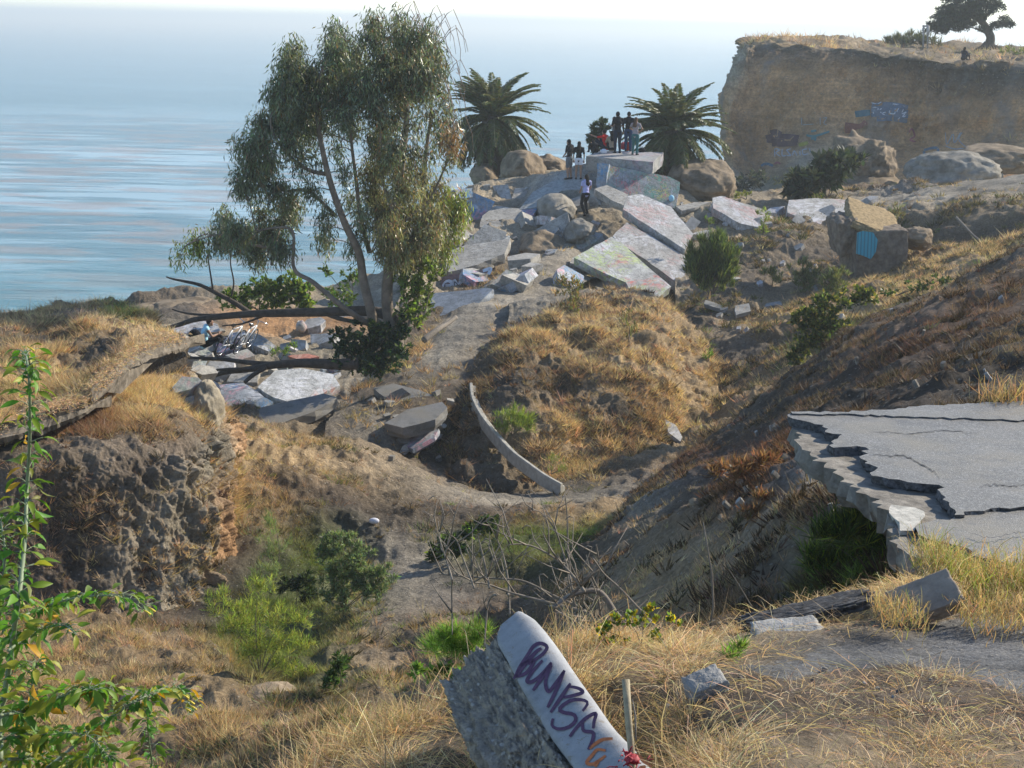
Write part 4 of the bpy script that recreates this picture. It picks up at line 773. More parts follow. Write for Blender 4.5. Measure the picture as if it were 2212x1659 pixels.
bush('leafy_shrub', 'bright green leafy shrub behind the upper fallen trunk', 'shrub', [(560, 630, 46, 32), (620, 620, 50, 38), (660, 640, 40, 36), (520, 650, 30, 22), (490, 645, 22, 20), (600, 650, 50, 26)], 50, (.15, .22, .035), (.12, .22), (.07, .13), 16, alt=(.08, .12, .03), pa=.4)
bush('ivy_thicket', 'dark green creeper thicket smothering the foot of the big tree', 'shrub', [(790, 740, 70, 52), (760, 770, 55, 40), (820, 780, 55, 42), (850, 740, 45, 50), (740, 735, 32, 28), (860, 700, 26, 30)], 42.2, (.028, .06, .028), (.08, .18), (.05, .1), 16, alt=(.10, .16, .03), pa=.10)
bush('leafy_sucker', 'light green leafy shoots growing right beside the big tree trunk', 'shrub', [(905, 610, 40, 40), (880, 650, 34, 40), (920, 570, 26, 30), (890, 690, 30, 34), (940, 600, 20, 24), (870, 590, 26, 36), (925, 650, 24, 30), (900, 530, 24, 26)], 42.6, (.17, .24, .04), (.10, .2), (.05, .09), 11, alt=(.09, .12, .03), pa=.4)
bush('leafy_sucker', 'small green shoots between the leaning stems left of the trunk', 'shrub', [(760, 600, 24, 20), (720, 640, 24, 22), (750, 640, 26, 24), (700, 580, 14, 14)], 44, (.11, .17, .04), (.10, .2), (.05, .09), 11)
bush('round_bush', 'small round dark bush behind the people on the platform', 'bush', [(1292, 282, 22, 20), (1288, 300, 20, 18), (1298, 268, 13, 8), (1290, 325, 14, 16)], 75.5, (.045, .065, .03), (.15, .28), (.08, .15), 22, cell=5, fix=True)
bush('tussock_bush', 'tall dark green rush like tuft right of the painted slabs', 'bush', [(1540, 560, 60, 46), (1538, 600, 60, 46), (1545, 532, 46, 26), (1510, 580, 34, 40), (1572, 580, 34, 40)], 55, (.065, .10, .03), (.22, .48), (.018, .03), 50, up=2.1, alt=(.16, .20, .05), pa=.35)
bush('scrub_bush', 'yellow green scrubby bush on the path edge above the mound', 'bush', [(1232, 625, 36, 26), (1240, 655, 30, 24), (1220, 605, 22, 16)], 50, (.14, .16, .045), (.12, .25), (.02, .05), 14, up=1., alt=(.28, .18, .08), pa=.4)
bush('scrub_bush', 'thin upright green scrub on top of the golden mound', 'bush', [(1358, 690, 20, 26), (1360, 720, 18, 24)], 47.5, (.14, .16, .05), (.12, .25), (.02, .04), 10, up=1.2, alt=(.35, .25, .12), pa=.4)
for q, lb in (([(1668, 600, 26, 22)], 'leftmost of three grey green bushes below the hut'), ([(1735, 588, 34, 30), (1740, 610, 30, 24)], 'middle of three grey green bushes below the hut'), ([(1805, 605, 36, 32), (1800, 630, 28, 20)], 'rightmost of three grey green bushes below the hut')):
    bush('grey_green_bush', lb, 'bush', q, None, (.13, .16, .06), (.12, .28), (.018, .035), 40, up=1.2, alt=(.20, .20, .08), pa=.3, group='grey green bushes below the hut')
bush('scrub_bush', 'bright green shoots growing at the right end of the white streaked slab', 'bush', [(1648, 474, 14, 22), (1650, 495, 16, 16)], 63, (.20, .25, .06), (.12, .25), (.03, .06), 16, up=1.)
bush('scrub_bush', 'small bright green sprig behind the big flat pale slab', 'bush', [(1770, 423, 20, 11), (1752, 428, 10, 8)], 74, (.20, .26, .04), (.12, .2), (.04, .07), 16, up=1.)
bush('scrub_bush', 'small yellow green sprig above the white streaked slab', 'bush', [(1612, 418, 16, 9), (1590, 426, 8, 6)], 75, (.20, .22, .04), (.12, .2), (.04, .07), 16, up=1.)
bush('scrub_bush', 'small green weed on the dark bank left of the white streaked slab', 'bush', [(1530, 478, 18, 8)], 62, (.14, .19, .05), (.1, .2), (.03, .06), 14, up=1.)
bush('scrub_bush', 'olive bush on the earth bank right of the hut roof', 'bush', [(1935, 460, 28, 20), (1920, 470, 18, 14)], 62, (.16, .15, .07), (.12, .25), (.03, .05), 14, up=1.)
bush('leafy_shrub', 'glossy dark green and yellow shrub in the gully below the hut', 'shrub', [(1790, 655, 54, 26), (1855, 640, 48, 18), (1760, 690, 42, 30), (1800, 708, 46, 32), (1750, 730, 40, 30), (1722, 765, 32, 26), (1730, 690, 26, 24), (1880, 636, 24, 9), (1780, 750, 26, 18)], 42, (.07, .10, .022), (.09, .18), (.05, .1), 24, alt=(.28, .27, .05), pa=.28)
bush('creeping_shrub', 'low green shrub trailing along the ridge right of the glossy shrub', 'shrub', [(1935, 632, 26, 9), (1985, 618, 40, 10), (2030, 606, 30, 9)], 41, (.07, .10, .03), (.08, .16), (.04, .08), 14)
bush('fennel', 'bright green weed clump on the golden slope right of the mound', 'weed', [(1530, 770, 20, 14)], None, (.14, .26, .04), (.08, .2), (.02, .04), 16, up=1.)
bush('fennel', 'light green fennel clump inside the curve of the kerb rail', 'weed', [(1105, 905, 40, 24), (1135, 920, 34, 26), (1085, 925, 26, 16)], 39, (.20, .27, .05), (.12, .3), (.008, .02), 22, up=1.3, cell=6)
bush('fennel', 'sparse green fennel below the right end of the curved kerb rail', 'weed', [(1190, 1000, 34, 14), (1215, 1015, 26, 12)], 37.2, (.18, .21, .06), (.1, .25), (.01, .02), 12, up=1.3)
bush('ground_weed', 'patch of grass green weeds beside the thick fallen trunk', 'weed', [(612, 760, 26, 12), (625, 748, 16, 14)], 47, (.12, .20, .03), (.08, .18), (.02, .05), 18, up=1.)
bush('fennel', 'large yellow green fennel bush at the foot of the bluff', 'bush', [(560, 1330, 62, 44), (500, 1350, 54, 50), (540, 1390, 58, 44), (600, 1390, 50, 40), (470, 1300, 34, 36), (610, 1340, 36, 30), (600, 1440, 44, 26), (650, 1400, 34, 36), (640, 1450, 40, 24), (560, 1270, 40, 30), (650, 1340, 30, 30)], 24.5, (.25, .32, .06), (.07, .18), (.005, .010), 34, up=1., alt=(.34, .34, .07), pa=.25, cell=9, var=.45)
bush('fennel', 'tall thin grey green fennel climbing the slope right of the bluff', 'bush', [(590, 1180, 36, 42), (580, 1240, 38, 38), (590, 1125, 22, 30), (555, 1265, 32, 26)], 28, (.20, .26, .10), (.08, .2), (.006, .014), 30, up=1., cell=9)
bush('willow_bush', 'big dusty green bush in the bottom of the gully', 'bush', [(740, 1180, 46, 44), (780, 1220, 54, 50), (720, 1240, 50, 42), (800, 1270, 50, 42), (740, 1290, 48, 36), (700, 1180, 28, 30), (830, 1250, 30, 40)], 28.5, (.15, .21, .09), (.06, .13), (.015, .03), 44, alt=(.20, .24, .12), pa=.35, cell=9)
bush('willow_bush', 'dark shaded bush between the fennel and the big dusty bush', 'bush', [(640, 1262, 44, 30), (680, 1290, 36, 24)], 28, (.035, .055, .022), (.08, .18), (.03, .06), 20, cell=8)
bush('leafy_weed', 'dark green leafy weed on the slope above the pale foot path', 'weed', [(975, 1180, 44, 26), (940, 1200, 26, 20), (1050, 1135, 44, 16), (1010, 1150, 30, 18)], 31, (.045, .075, .02), (.08, .16), (.05, .09), 16, alt=(.16, .26, .04), pa=.14)
bush('leafy_weed', 'small upright dark green weed left of the pale path', 'weed', [(735, 1440, 20, 30), (712, 1470, 34, 18)], 20.5, (.06, .11, .025), (.06, .14), (.02, .04), 20, up=.8)
bush('fennel', 'vivid green fennel sprouting behind the kerb block', 'weed', [(965, 1385, 44, 36), (1000, 1410, 40, 26), (1035, 1375, 34, 22), (930, 1400, 26, 22)], 8.6, (.21, .34, .06), (.05, .13), (.002, .005), 46, up=.9, cell=8, depth=.5)
bush('leafy_weed', 'green weed leaves on the ground left of the kerb block', 'weed', [(960, 1452, 56, 14), (905, 1452, 24, 10), (985, 1462, 30, 10)], 8.3, (.16, .28, .05), (.03, .07), (.015, .03), 20, cell=8, depth=.5)
bush('flowering_weed', 'green weed with yellow flowers on the crest of the bank', 'weed', [(1385, 1322, 50, 12), (1360, 1345, 50, 14), (1440, 1340, 40, 10), (1330, 1385, 50, 14), (1420, 1380, 46, 12), (1300, 1360, 40, 14)], 8.9, (.50, .40, .03), (.012, .028), (.012, .022), 14, alt=(.14, .20, .04), pa=.66, cell=10, depth=.5, up=.8)
bush('leafy_weed', 'small green weed tuft in straw left of the worn asphalt', 'weed', [(1590, 1405, 26, 12), (1578, 1420, 20, 8)], 5.4, (.16, .26, .05), (.03, .07), (.003, .006), 16, up=1., cell=7, depth=.4, stem=False)
bush('green_scrub', 'dark green grassy scrub in the hollow under the asphalt slab', 'scrub', [(1900, 1180, 60, 34), (1830, 1160, 70, 34), (1940, 1220, 50, 24), (1790, 1220, 60, 34), (1860, 1110, 44, 18), (1770, 1160, 34, 20)], 10.4, (.06, .09, .025), (.10, .22), (.006, .012), 30, up=1.2, alt=(.20, .26, .04), pa=.22, cell=10, depth=.6)
bush('dry_scrub', 'red brown dry scrub on the hillside left of the asphalt', 'scrub', [(1640, 1000, 40, 22), (1600, 1020, 40, 22), (1560, 1020, 30, 18), (1680, 985, 26, 14)], 20.5, (.20, .105, .055), (.08, .18), (.01, .025), 20, up=.9, cell=8)
bush('dry_scrub', 'smaller red brown scrub below on the same hillside', 'scrub', [(1650, 1080, 34, 22), (1620, 1110, 30, 20)], 16.5, (.19, .105, .055), (.06, .15), (.008, .02), 20, up=.9, cell=8)
bush('dark_shrub', 'dark green shrub mass on the scree at the foot of the cliff', 'shrub', [(1790, 370, 44, 34), (1750, 395, 44, 30), (1720, 410, 34, 24), (1830, 350, 34, 24)], 99, (.04, .055, .03), (.3, .6), (.1, .25), 16, cell=7, depth=2.)
bush('dark_shrub', 'low dark shrub at the left foot of the cliff', 'shrub', [(1630, 392, 40, 18), (1600, 400, 24, 12)], 103, (.035, .045, .032), (.3, .6), (.1, .25), 16, cell=7)
bush('cliff_top_bush', 'low spiky olive bush on the cliff top beside the signpost', 'bush', [(1930, 92, 34, 9), (1965, 90, 40, 12), (2010, 95, 24, 9), (1990, 88, 28, 9)], 131, (.075, .085, .04), (.4, .8), (.05, .10), 20, up=1.4, cell=5)
bush('cliff_top_bush', 'small green weeds on the cliff top at the right edge', 'bush', [(2190, 112, 30, 7), (2230, 112, 30, 9)], 118, (.16, .19, .06), (.2, .5), (.05, .10), 14, up=1.2, cell=5)
# palms
def palm(px, py_top, py_base, Y, R_, label, nf, seed):
    rd = random.Random(seed); top = P(px, py_top, Y); basep = P(px+3, py_base, Y); root = empty('palm_tree', basep, label, 'palm tree', 'date palms on the headland')
    tb = MB(); n = 16; path = [basep.lerp(top, k/n)+Vector((.06*math.sin(k), 0, 0)) for k in range(n+1)]; tb.tube(path, [.50-.08*k/n+.05*(k % 2) for k in range(n+1)], 12); tb.ball(top, (.62, .62, .6)); tb.build('trunk', MPALMT, root)
    C = []; D = []; L = []; cc = []; rb = MB()
    for f in range(nf):
        az = rd.uniform(0, 2*math.pi); el = math.radians(rd.choice([rd.uniform(55, 88), rd.uniform(30, 70), rd.uniform(0, 45), rd.uniform(-35, 15), rd.uniform(-60, -10)])); ln = R_*rd.uniform(.85, 1.1)
        hor = Vector((math.cos(az), math.sin(az), 0)); pts = []; p = Vector(top)+Vector((0, 0, .2)); ang = el; st = ln/14
        for k in range(15):
            pts.append(p.copy()); p = p+(hor*math.cos(ang)+Vector((0, 0, 1))*math.sin(ang))*st; ang -= math.radians(rd.uniform(3.4, 6.2))*(1 if ang > -1.45 else 0)
        rb.tube(pts, [.03*(1-k/16)+.006 for k in range(15)], 4); dead = el < -.5
        for k in range(1, 15):
            t = (pts[k]-pts[k-1]).normalized(); sd_ = t.cross(Vector((0, 0, 1)))
            if sd_.length < .1: sd_ = Vector((1, 0, 0))
            sd_.normalize(); w_ = math.sin(math.pi*(k/15)**.7)*.42*R_/3.2+.1
            for q in range(5):
                pp = pts[k-1].lerp(pts[k], q/5)
                for sg in (-1, 1): C.append(pp); D.append(sd_*sg*.8+t*.75+Vector((0, 0, -.25+rd.uniform(-.15, .15)))); L.append(w_*rd.uniform(.85, 1.1)); cc.append((.14, .10, .06) if dead and rd.random() < .7 else (.085+.05*rd.random(), .10+.05*rd.random(), .045))
    rb.build('frond_stems', m_plain('frond_stem', (.20, .19, .08), .6), root)
    leafmesh('crown', np.array([tuple(c_) for c_ in C]), np.array([tuple(d_) for d_ in D]), np.array(L), np.full(len(L), .07), np.array(cc), MPALM, root)
MPALMT = m_plain('palm_trunk', (.10, .08, .065), .9, .2, .5, 8, 1.)
palm(1066, 268, 395, 80, 3.0, 'feathery date palm at the left end of the headland by the big tree', 120, 3)
palm(1456, 296, 390, 75, 2.9, 'date palm right of the platform with fronds against the sea', 120, 8)
# cliff top tree
ct = empty('windswept_tree', P(2135, 106, 126), 'lone dark windswept tree leaning left on the cliff top', 'tree')
b_ = MB(); q4 = lambda x, y: (1824.9+x*.175, y*.175)
for L, r0 in (([(1800, 640), (1790, 540), (1800, 460), (1760, 380), (1720, 300), (1640, 230), (1540, 190), (1400, 200), (1250, 260)], .42), ([(1740, 340), (1700, 260), (1680, 150), (1640, 30), (1560, -120)], .26), ([(1760, 380), (1830, 320), (1930, 290), (2050, 300)], .16), ([(1690, 270), (1760, 180), (1850, 90), (1960, 20)], .16), ([(1640, 230), (1500, 100), (1350, 30)], .18), ([(1560, 190), (1400, 100), (1250, 120), (1130, 200)], .14), ([(1740, 410), (1660, 370), (1560, 340), (1440, 350)], .09), ([(1400, 210), (1240, 320), (1120, 360), (1030, 350)], .1)):
    A = crom(np.array([[*P(*q4(*q), 126)] for q in L]), 24); b_.tube(A, np.linspace(r0, r0*.25, 24), 9)
b_.tube([P(*q4(1600, 618), 126), P(*q4(1690, 606), 126), P(*q4(1760, 560), 126)], [.08, .28, .4], 8)
b_.tube([P(*q4(1990, 610), 125.5), P(*q4(1900, 602), 125.7), P(*q4(1830, 590), 126)], [.12, .22, .3], 8)
b_.build('trunk', MBARKD, ct)
C = []; D = []
for (x, y, rx, ry) in [(1600, 60, 200, 90), (1300, 110, 140, 80), (1450, 200, 190, 90), (1200, 240, 150, 90), (1120, 330, 120, 70), (1250, 350, 160, 60), (1420, 330, 130, 50), (1560, 290, 120, 50), (1750, 90, 170, 90), (1880, 60, 130, 80), (1950, 290, 130, 50), (1840, 310, 80, 40), (1980, 230, 80, 40), (2050, 300, 60, 40), (1550, -60, 420, 110), (1700, -160, 400, 90), (1350, -20, 180, 80), (1010, 380, 40, 30), (1700, 350, 60, 30), (1350, 280, 200, 80), (1180, 360, 120, 50), (1480, 120, 220, 100), (1660, 200, 120, 60), (1240, 160, 120, 90), (1050, 340, 60, 50)]:
    s = pxm(126)*.175; c0 = P(*q4(x, y), 126+random.uniform(-.8, .8)); ns = int(rx*ry/230)+2
    for q in ballpts(ns, c0, (rx*s, rx*s*.6, ry*s), .55): C.append(ballpts(22, q, (.24, .24, .16), .6)); D.append(rng.normal(0, 1, (22, 3)))
C = np.concatenate(C); D = np.concatenate(D); leafmesh('crown', C, D, rng.uniform(.12, .26, len(C)), rng.uniform(.05, .09, len(C)), jitcol(len(C), (.035, .045, .028), .3), m_leaf('pine_leaf', .12, .6, .2), ct)
# signpost on the cliff
sp = empty('signpost', P(2000, 105, 127), 'two grey posts with a small crosspiece standing on the cliff top', 'signpost'); MPOST = m_plain('grey_post', (.22, .22, .22), .7)
for x in (2138-140, 2146-140): pass
MB().tube([P(1994, 108, 122), P(1995, 54, 122)], .06, 8).build('post', MPOST, sp); MB().tube([P(2003.5, 108, 122), P(2004.5, 54, 122)], .06, 8).build('post', MPOST, sp)
MB().box(P(2000, 56.5, 122), (.5, .1, .12)).build('crosspiece', MPOST, sp); MB().box(P(2004.5, 66, 121.95), (.22, .05, .7)).build('panel', m_plain('grey_panel', (.3, .3, .3), .6), sp)
# fallen trunks
def trunk(paths, name, label, mat=MBARKD):
    b = MB()
    for L, Y0, Y1, r0, r1 in paths:
        A = crom(np.array([[*P(x, y, Y0+(Y1-Y0)*k/(len(L)-1))] for k, (x, y) in enumerate(L)]), 5*len(L)); b.tube(A, np.linspace(r0, r1, len(A)), 9)
    return tag(b.build(name, mat), label, 'fallen trunk', 'fallen trunks in the hollow')
trunk([([(862, 690), (800, 672), (692, 674), (600, 676), (542, 678), (470, 684), (422, 690), (385, 702), (346, 712)], 43, 44.5, .16, .05), ([(500, 680), (440, 680), (400, 676), (372, 668)], 44, 44.5, .05, .02), ([(700, 676), (740, 690), (800, 700)], 43.4, 43, .07, .05), ([(545, 692), (520, 700), (498, 702), (480, 704)], 44, 44, .03, .02), ([(545, 692), (580, 680), (640, 675)], 44, 44, .03, .05)], 'fallen_tree', 'long dark fallen trunk stretching left behind the seated person')
trunk([([(770, 785), (722, 787), (660, 784), (602, 787), (540, 797), (482, 805), (437, 822)], 41.5, 42.5, .17, .05), ([(600, 787), (545, 784), (480, 776), (420, 773), (376, 774)], 42, 43, .08, .03), ([(575, 793), (550, 808), (528, 826)], 42, 41.7, .07, .05), ([(540, 797), (500, 797), (460, 800), (430, 806)], 42, 42, .05, .02)], 'fallen_tree', 'thick dark fallen trunk crossing just above the white slabs')
trunk([([(458, 628), (430, 615), (395, 607), (375, 603), (359, 598)], 44, 44, .06, .02), ([(458, 628), (500, 650), (540, 676)], 44, 44, .06, .08), ([(460, 628), (456, 600), (450, 560), (452, 540)], 44, 44, .03, .012), ([(500, 640), (505, 610), (498, 570), (500, 540)], 44, 44, .03, .012)], 'bare_branch', 'bare dark branch reaching left over the sea')
trunk([([(2066, 470), (2085, 490), (2105, 510), (2130, 528)], 60, 58, .05, .03)], 'fallen_branch', 'thin pale branch leaning on the shaded earth bank at right', MTWIG)
trunk([([(915, 735), (945, 712), (965, 700), (985, 685)], 46.5, 48, .10, .06)], 'bleached_log', 'short bleached log lying right of the big tree trunk', MTWIG)
# bare shrub, stalks
def zs(x, y): return (940+x*.3667, 1051+y*.3667)
bs_ = MB(); rd = random.Random(9)
def spray(L, r0, r1, Y, twigs=0, ln=.3, up=1.):
    A = crom(np.array([[*P(*zs(*q), Y)] for q in L]), 6*len(L)); A[:, 1] += np.sin(np.linspace(0, 3, len(A)))*.12; bs_.tube(A, np.linspace(r0, r1, len(A)), 6)
    for k in range(twigs):
        a = Vector(A[rd.randrange(2, len(A)-1)]); d = Vector((rd.gauss(-.1, .5), rd.gauss(0, .3), up*rd.uniform(.5, 1.2))).normalized(); l_ = ln*rd.uniform(.5, 1.3); m1 = a+d*l_*.5+Vector((rd.gauss(0, .03), 0, rd.gauss(0, .02))); e = m1+(d+Vector((rd.gauss(.2, .3), 0, .1)))*l_*.5
        bs_.tube([a, m1, e], [.005, .0035, .0015], 4)
        if rd.random() < .5: e2 = m1+Vector((rd.gauss(0, .08), 0, rd.uniform(.03, .12))); bs_.tube([m1, e2], [.003, .0012], 4)
        if rd.random() < .35: e3 = e+Vector((rd.choice((-1, 1))*.05, 0, -.015)); bs_.tube([e, e.lerp(e3, .5)+Vector((0, 0, .015)), e3], [.002, .003, .002], 4)
YS = 8.4
for L, r0, r1, t in (([(1300, 950), (1180, 880), (1080, 800), (1010, 700), (960, 660), (880, 655), (790, 670), (700, 715)], .026, .012, 4), ([(1000, 840), (900, 770), (700, 730), (560, 700), (430, 660), (300, 600), (200, 575)], .012, .004, 9),
    ([(1010, 830), (860, 740), (700, 680), (520, 600), (350, 580), (100, 550), (20, 520)], .011, .003, 12), ([(960, 900), (860, 850), (750, 800), (680, 745), (700, 715)], .010, .006, 2), ([(700, 715), (800, 680), (900, 590), (1000, 450)], .013, .005, 3),
    ([(1100, 950), (1000, 860), (960, 640), (970, 500), (950, 350)], .011, .004, 5), ([(880, 620), (800, 540), (700, 460), (560, 380), (430, 350)], .010, .003, 9), ([(800, 560), (760, 430), (700, 280), (620, 180), (560, 150)], .006, .002, 4), ([(870, 900), (820, 700), (790, 450), (780, 200), (765, 60)], .008, .0025, 1),
    ([(440, 640), (410, 480), (360, 340), (300, 210)], .007, .002, 3), ([(320, 600), (280, 450), (250, 330), (270, 290)], .006, .002, 3), ([(230, 600), (160, 460), (110, 340), (0, 270)], .006, .002, 3), ([(100, 550), (60, 470), (20, 350), (0, 250)], .006, .002, 2), ([(100, 550), (92, 700), (100, 880)], .006, .003, 1), ([(360, 640), (310, 740), (290, 950)], .007, .004, 1), ([(430, 640), (440, 760)], .006, .004, 0),
    ([(1400, 940), (1250, 800), (1100, 650), (1000, 550), (930, 430)], .009, .004, 3), ([(1300, 960), (1150, 900), (1000, 850), (850, 800)], .014, .008, 3), ([(950, 950), (1050, 900), (1180, 880)], .012, .010, 0), ([(690, 1000), (760, 930), (900, 880), (1050, 860)], .006, .004, 0)):
    spray(L, r0, r1, YS+rd.uniform(-.5, .5), int(t*1.4), .26)
bsh = empty('bare_shrub', P(1413, 1400, YS), 'leafless grey shrub with curling dry twigs behind the kerb block', 'shrub'); bs_.build('branches', MTWIG, bsh)
b_ = MB()
for L, Y, r in ([(1532, 1365), (1541, 1310), (1538, 1240), (1528, 1180), (1519, 1128)], 8.2, .008), ([(1640, 1380), (1636, 1330), (1600, 1270), (1575, 1230)], 8.4, .005):
    q = empty('dry_stalk', P(*L[0], Y), 'single upright dry stalk on the bank crest' if r > .006 else 'thinner leaning dry stalk right of the upright one', 'stalk'); MB().tube([P(x, y, Y) for x, y in L], np.linspace(r, r*.35, len(L)), 5).build('stem', MTWIG, q)
# tobacco plant, left foreground
tp = empty('tobacco_plant', P(20, 1700, 5.2), 'tall leafy green plant with drooping leaves at the left edge', 'plant')
sb = MB(); C = []; D = []; L_ = []; W_ = []; CC = []; fl = MB(); rd = random.Random(21)
def stem(L, Y, r0, r1, nleaf, lmin=.06, lmax=.10, yel=.06, d0=.1):
    A = crom(np.array([[*P(x, y, Y+.25*math.sin(k*1.3))] for k, (x, y) in enumerate(L)]), 40); sb.tube(A, np.linspace(r0, r1, 40), 7)
    nleaf = int(nleaf*1.55)
    for k in range(nleaf):
        t = d0+(1-d0)*(k+rd.random())/nleaf; i_ = min(38, int(t*39)); a = Vector(A[i_]); tt = (Vector(A[i_+1])-a).normalized(); az = k*2.4+rd.uniform(-.5, .5)
        out = Vector((math.cos(az), math.sin(az), rd.uniform(.1, .5))).normalized(); pe = a+(out+tt*.4)*rd.uniform(.02, .05); sb.tube([a, a.lerp(pe, .5)+Vector((0, 0, .004)), pe], [.0018, .0014, .001], 4)
        C.append(pe); D.append(out+Vector((0, 0, rd.uniform(-1.3, -.1)))); ll = rd.uniform(lmin, lmax)*(1.1-.45*t); L_.append(ll); W_.append(ll*rd.uniform(.30, .44))
        y_ = rd.random(); CC.append((.50, .27, .02) if y_ < yel*.35 else (.32, .32, .04) if y_ < yel+.12 else (.085+.09*rd.random(), .15+.12*rd.random(), .022))
        if rd.random() < .7:
            e = a+Vector((rd.gauss(0, .035), rd.gauss(0, .03), rd.gauss(0, .03))); C.append(a); D.append(e-a+Vector((0, 0, -.02))); L_.append(ll*.6); W_.append(ll*.25); CC.append((.09, .23, .03))
stem([(0, 1640), (4, 1540), (20, 1440), (33, 1340), (43, 1272), (55, 1150), (58, 1060), (64, 950), (64, 850), (60, 790), (54, 756)], 5.2, .012, .003, 105)
stem([(10, 1700), (-10, 1500), (-5, 1380), (5, 1280), (10, 1180), (-5, 1100)], 5.4, .010, .003, 60)
stem([(40, 1336), (80, 1318), (133, 1299), (190, 1288), (250, 1288), (285, 1300), (313, 1320)], 5.1, .005, .002, 44, .05, .08)
stem([(18, 1405), (60, 1375), (100, 1356), (140, 1352), (165, 1370)], 5.0, .005, .002, 22, .06, .1, .2)
stem([(0, 1545), (60, 1535), (120, 1510), (170, 1490), (215, 1492), (250, 1500)], 5.0, .006, .002, 60, .06, .11)
stem([(-20, 1600), (60, 1590), (130, 1585), (190, 1590), (240, 1640)], 4.9, .006, .002, 60, .05, .1)
stem([(100, 1660), (160, 1612), (200, 1585), (250, 1542), (300, 1512), (345, 1495), (385, 1484)], 5.1, .006, .0025, 42, .05, .09, .2, .35)
stem([(330, 1700), (330, 1660), (322, 1600), (318, 1550), (322, 1500)], 5.1, .004, .002, 30, .05, .085, .2)
stem([(385, 1484), (400, 1500), (410, 1520), (415, 1545)], 5.1, .002, .001, 14, .03, .05, .9)
stem([(60, 1760), (120, 1700), (170, 1640), (215, 1640)], 4.9, .005, .002, 40, .05, .1)
stem([(-30, 1700), (30, 1640), (60, 1560), (70, 1470), (80, 1430)], 5.2, .006, .002, 60, .05, .1, .3)
stem([(20, 1640), (100, 1640), (160, 1650), (230, 1620)], 5.0, .006, .002, 60, .04, .08, .3)
sb.build('stem', m_plain('green_stem', (.18, .22, .13), .6), tp)
# leaves with a folded blade, two quads each side of the midrib
n = len(C); C = np.array([tuple(c_) for c_ in C]); D = np.array([tuple(d_) for d_ in D]); D /= np.linalg.norm(D, axis=1, keepdims=True); r_ = rng.normal(size=(n, 3))*.6+np.array([0, 0, 1.]); s = np.cross(D, r_); s /= np.linalg.norm(s, axis=1, keepdims=True); k_ = np.cross(s, D)
L2 = np.array(L_)[:, None]*1.0; W2 = np.array(W_)[:, None]; pr = [(0, 0, 0), (.28, .8, .1), (.55, .9, .08), (.82, .45, -.05), (1., 0, -.2)]; V = []
for t, w_, z_ in pr:
    mid_ = C+D*L2*t-k_*L2*z_*-.6; V += [mid_, mid_+s*W2/2*w_+k_*W2*.18*w_, mid_-s*W2/2*w_+k_*W2*.18*w_]
V = np.stack(V, 1).reshape(-1, 3); Fc = []
for i_ in range(4):
    for sg in (1, 2): a = np.array([i_*3, i_*3+3, (i_+1)*3+sg, i_*3+sg]); Fc.append((np.arange(n)*15)[:, None]+(a if sg == 1 else a[::-1]))
mesh('leaves', V, np.concatenate(Fc), m_leaf('tobacco_leaf', .38, .5, .3), tp, np.repeat(np.array(CC), 15, 0))
MYF = m_plain('yellow_flower', (.6, .45, .05), .6)
for x, y in ((393, 1500), (405, 1512), (410, 1524), (400, 1530), (85, 1440), (92, 1450), (310, 1318), (320, 1312), (58, 748)):
    q = P(x, y, 5.05); MB().tube([q, q+Vector((.012, 0, -.006)), q+Vector((.024, -.004, -.014))], [.002, .003, .004], 6).build('flower', MYF, tp)

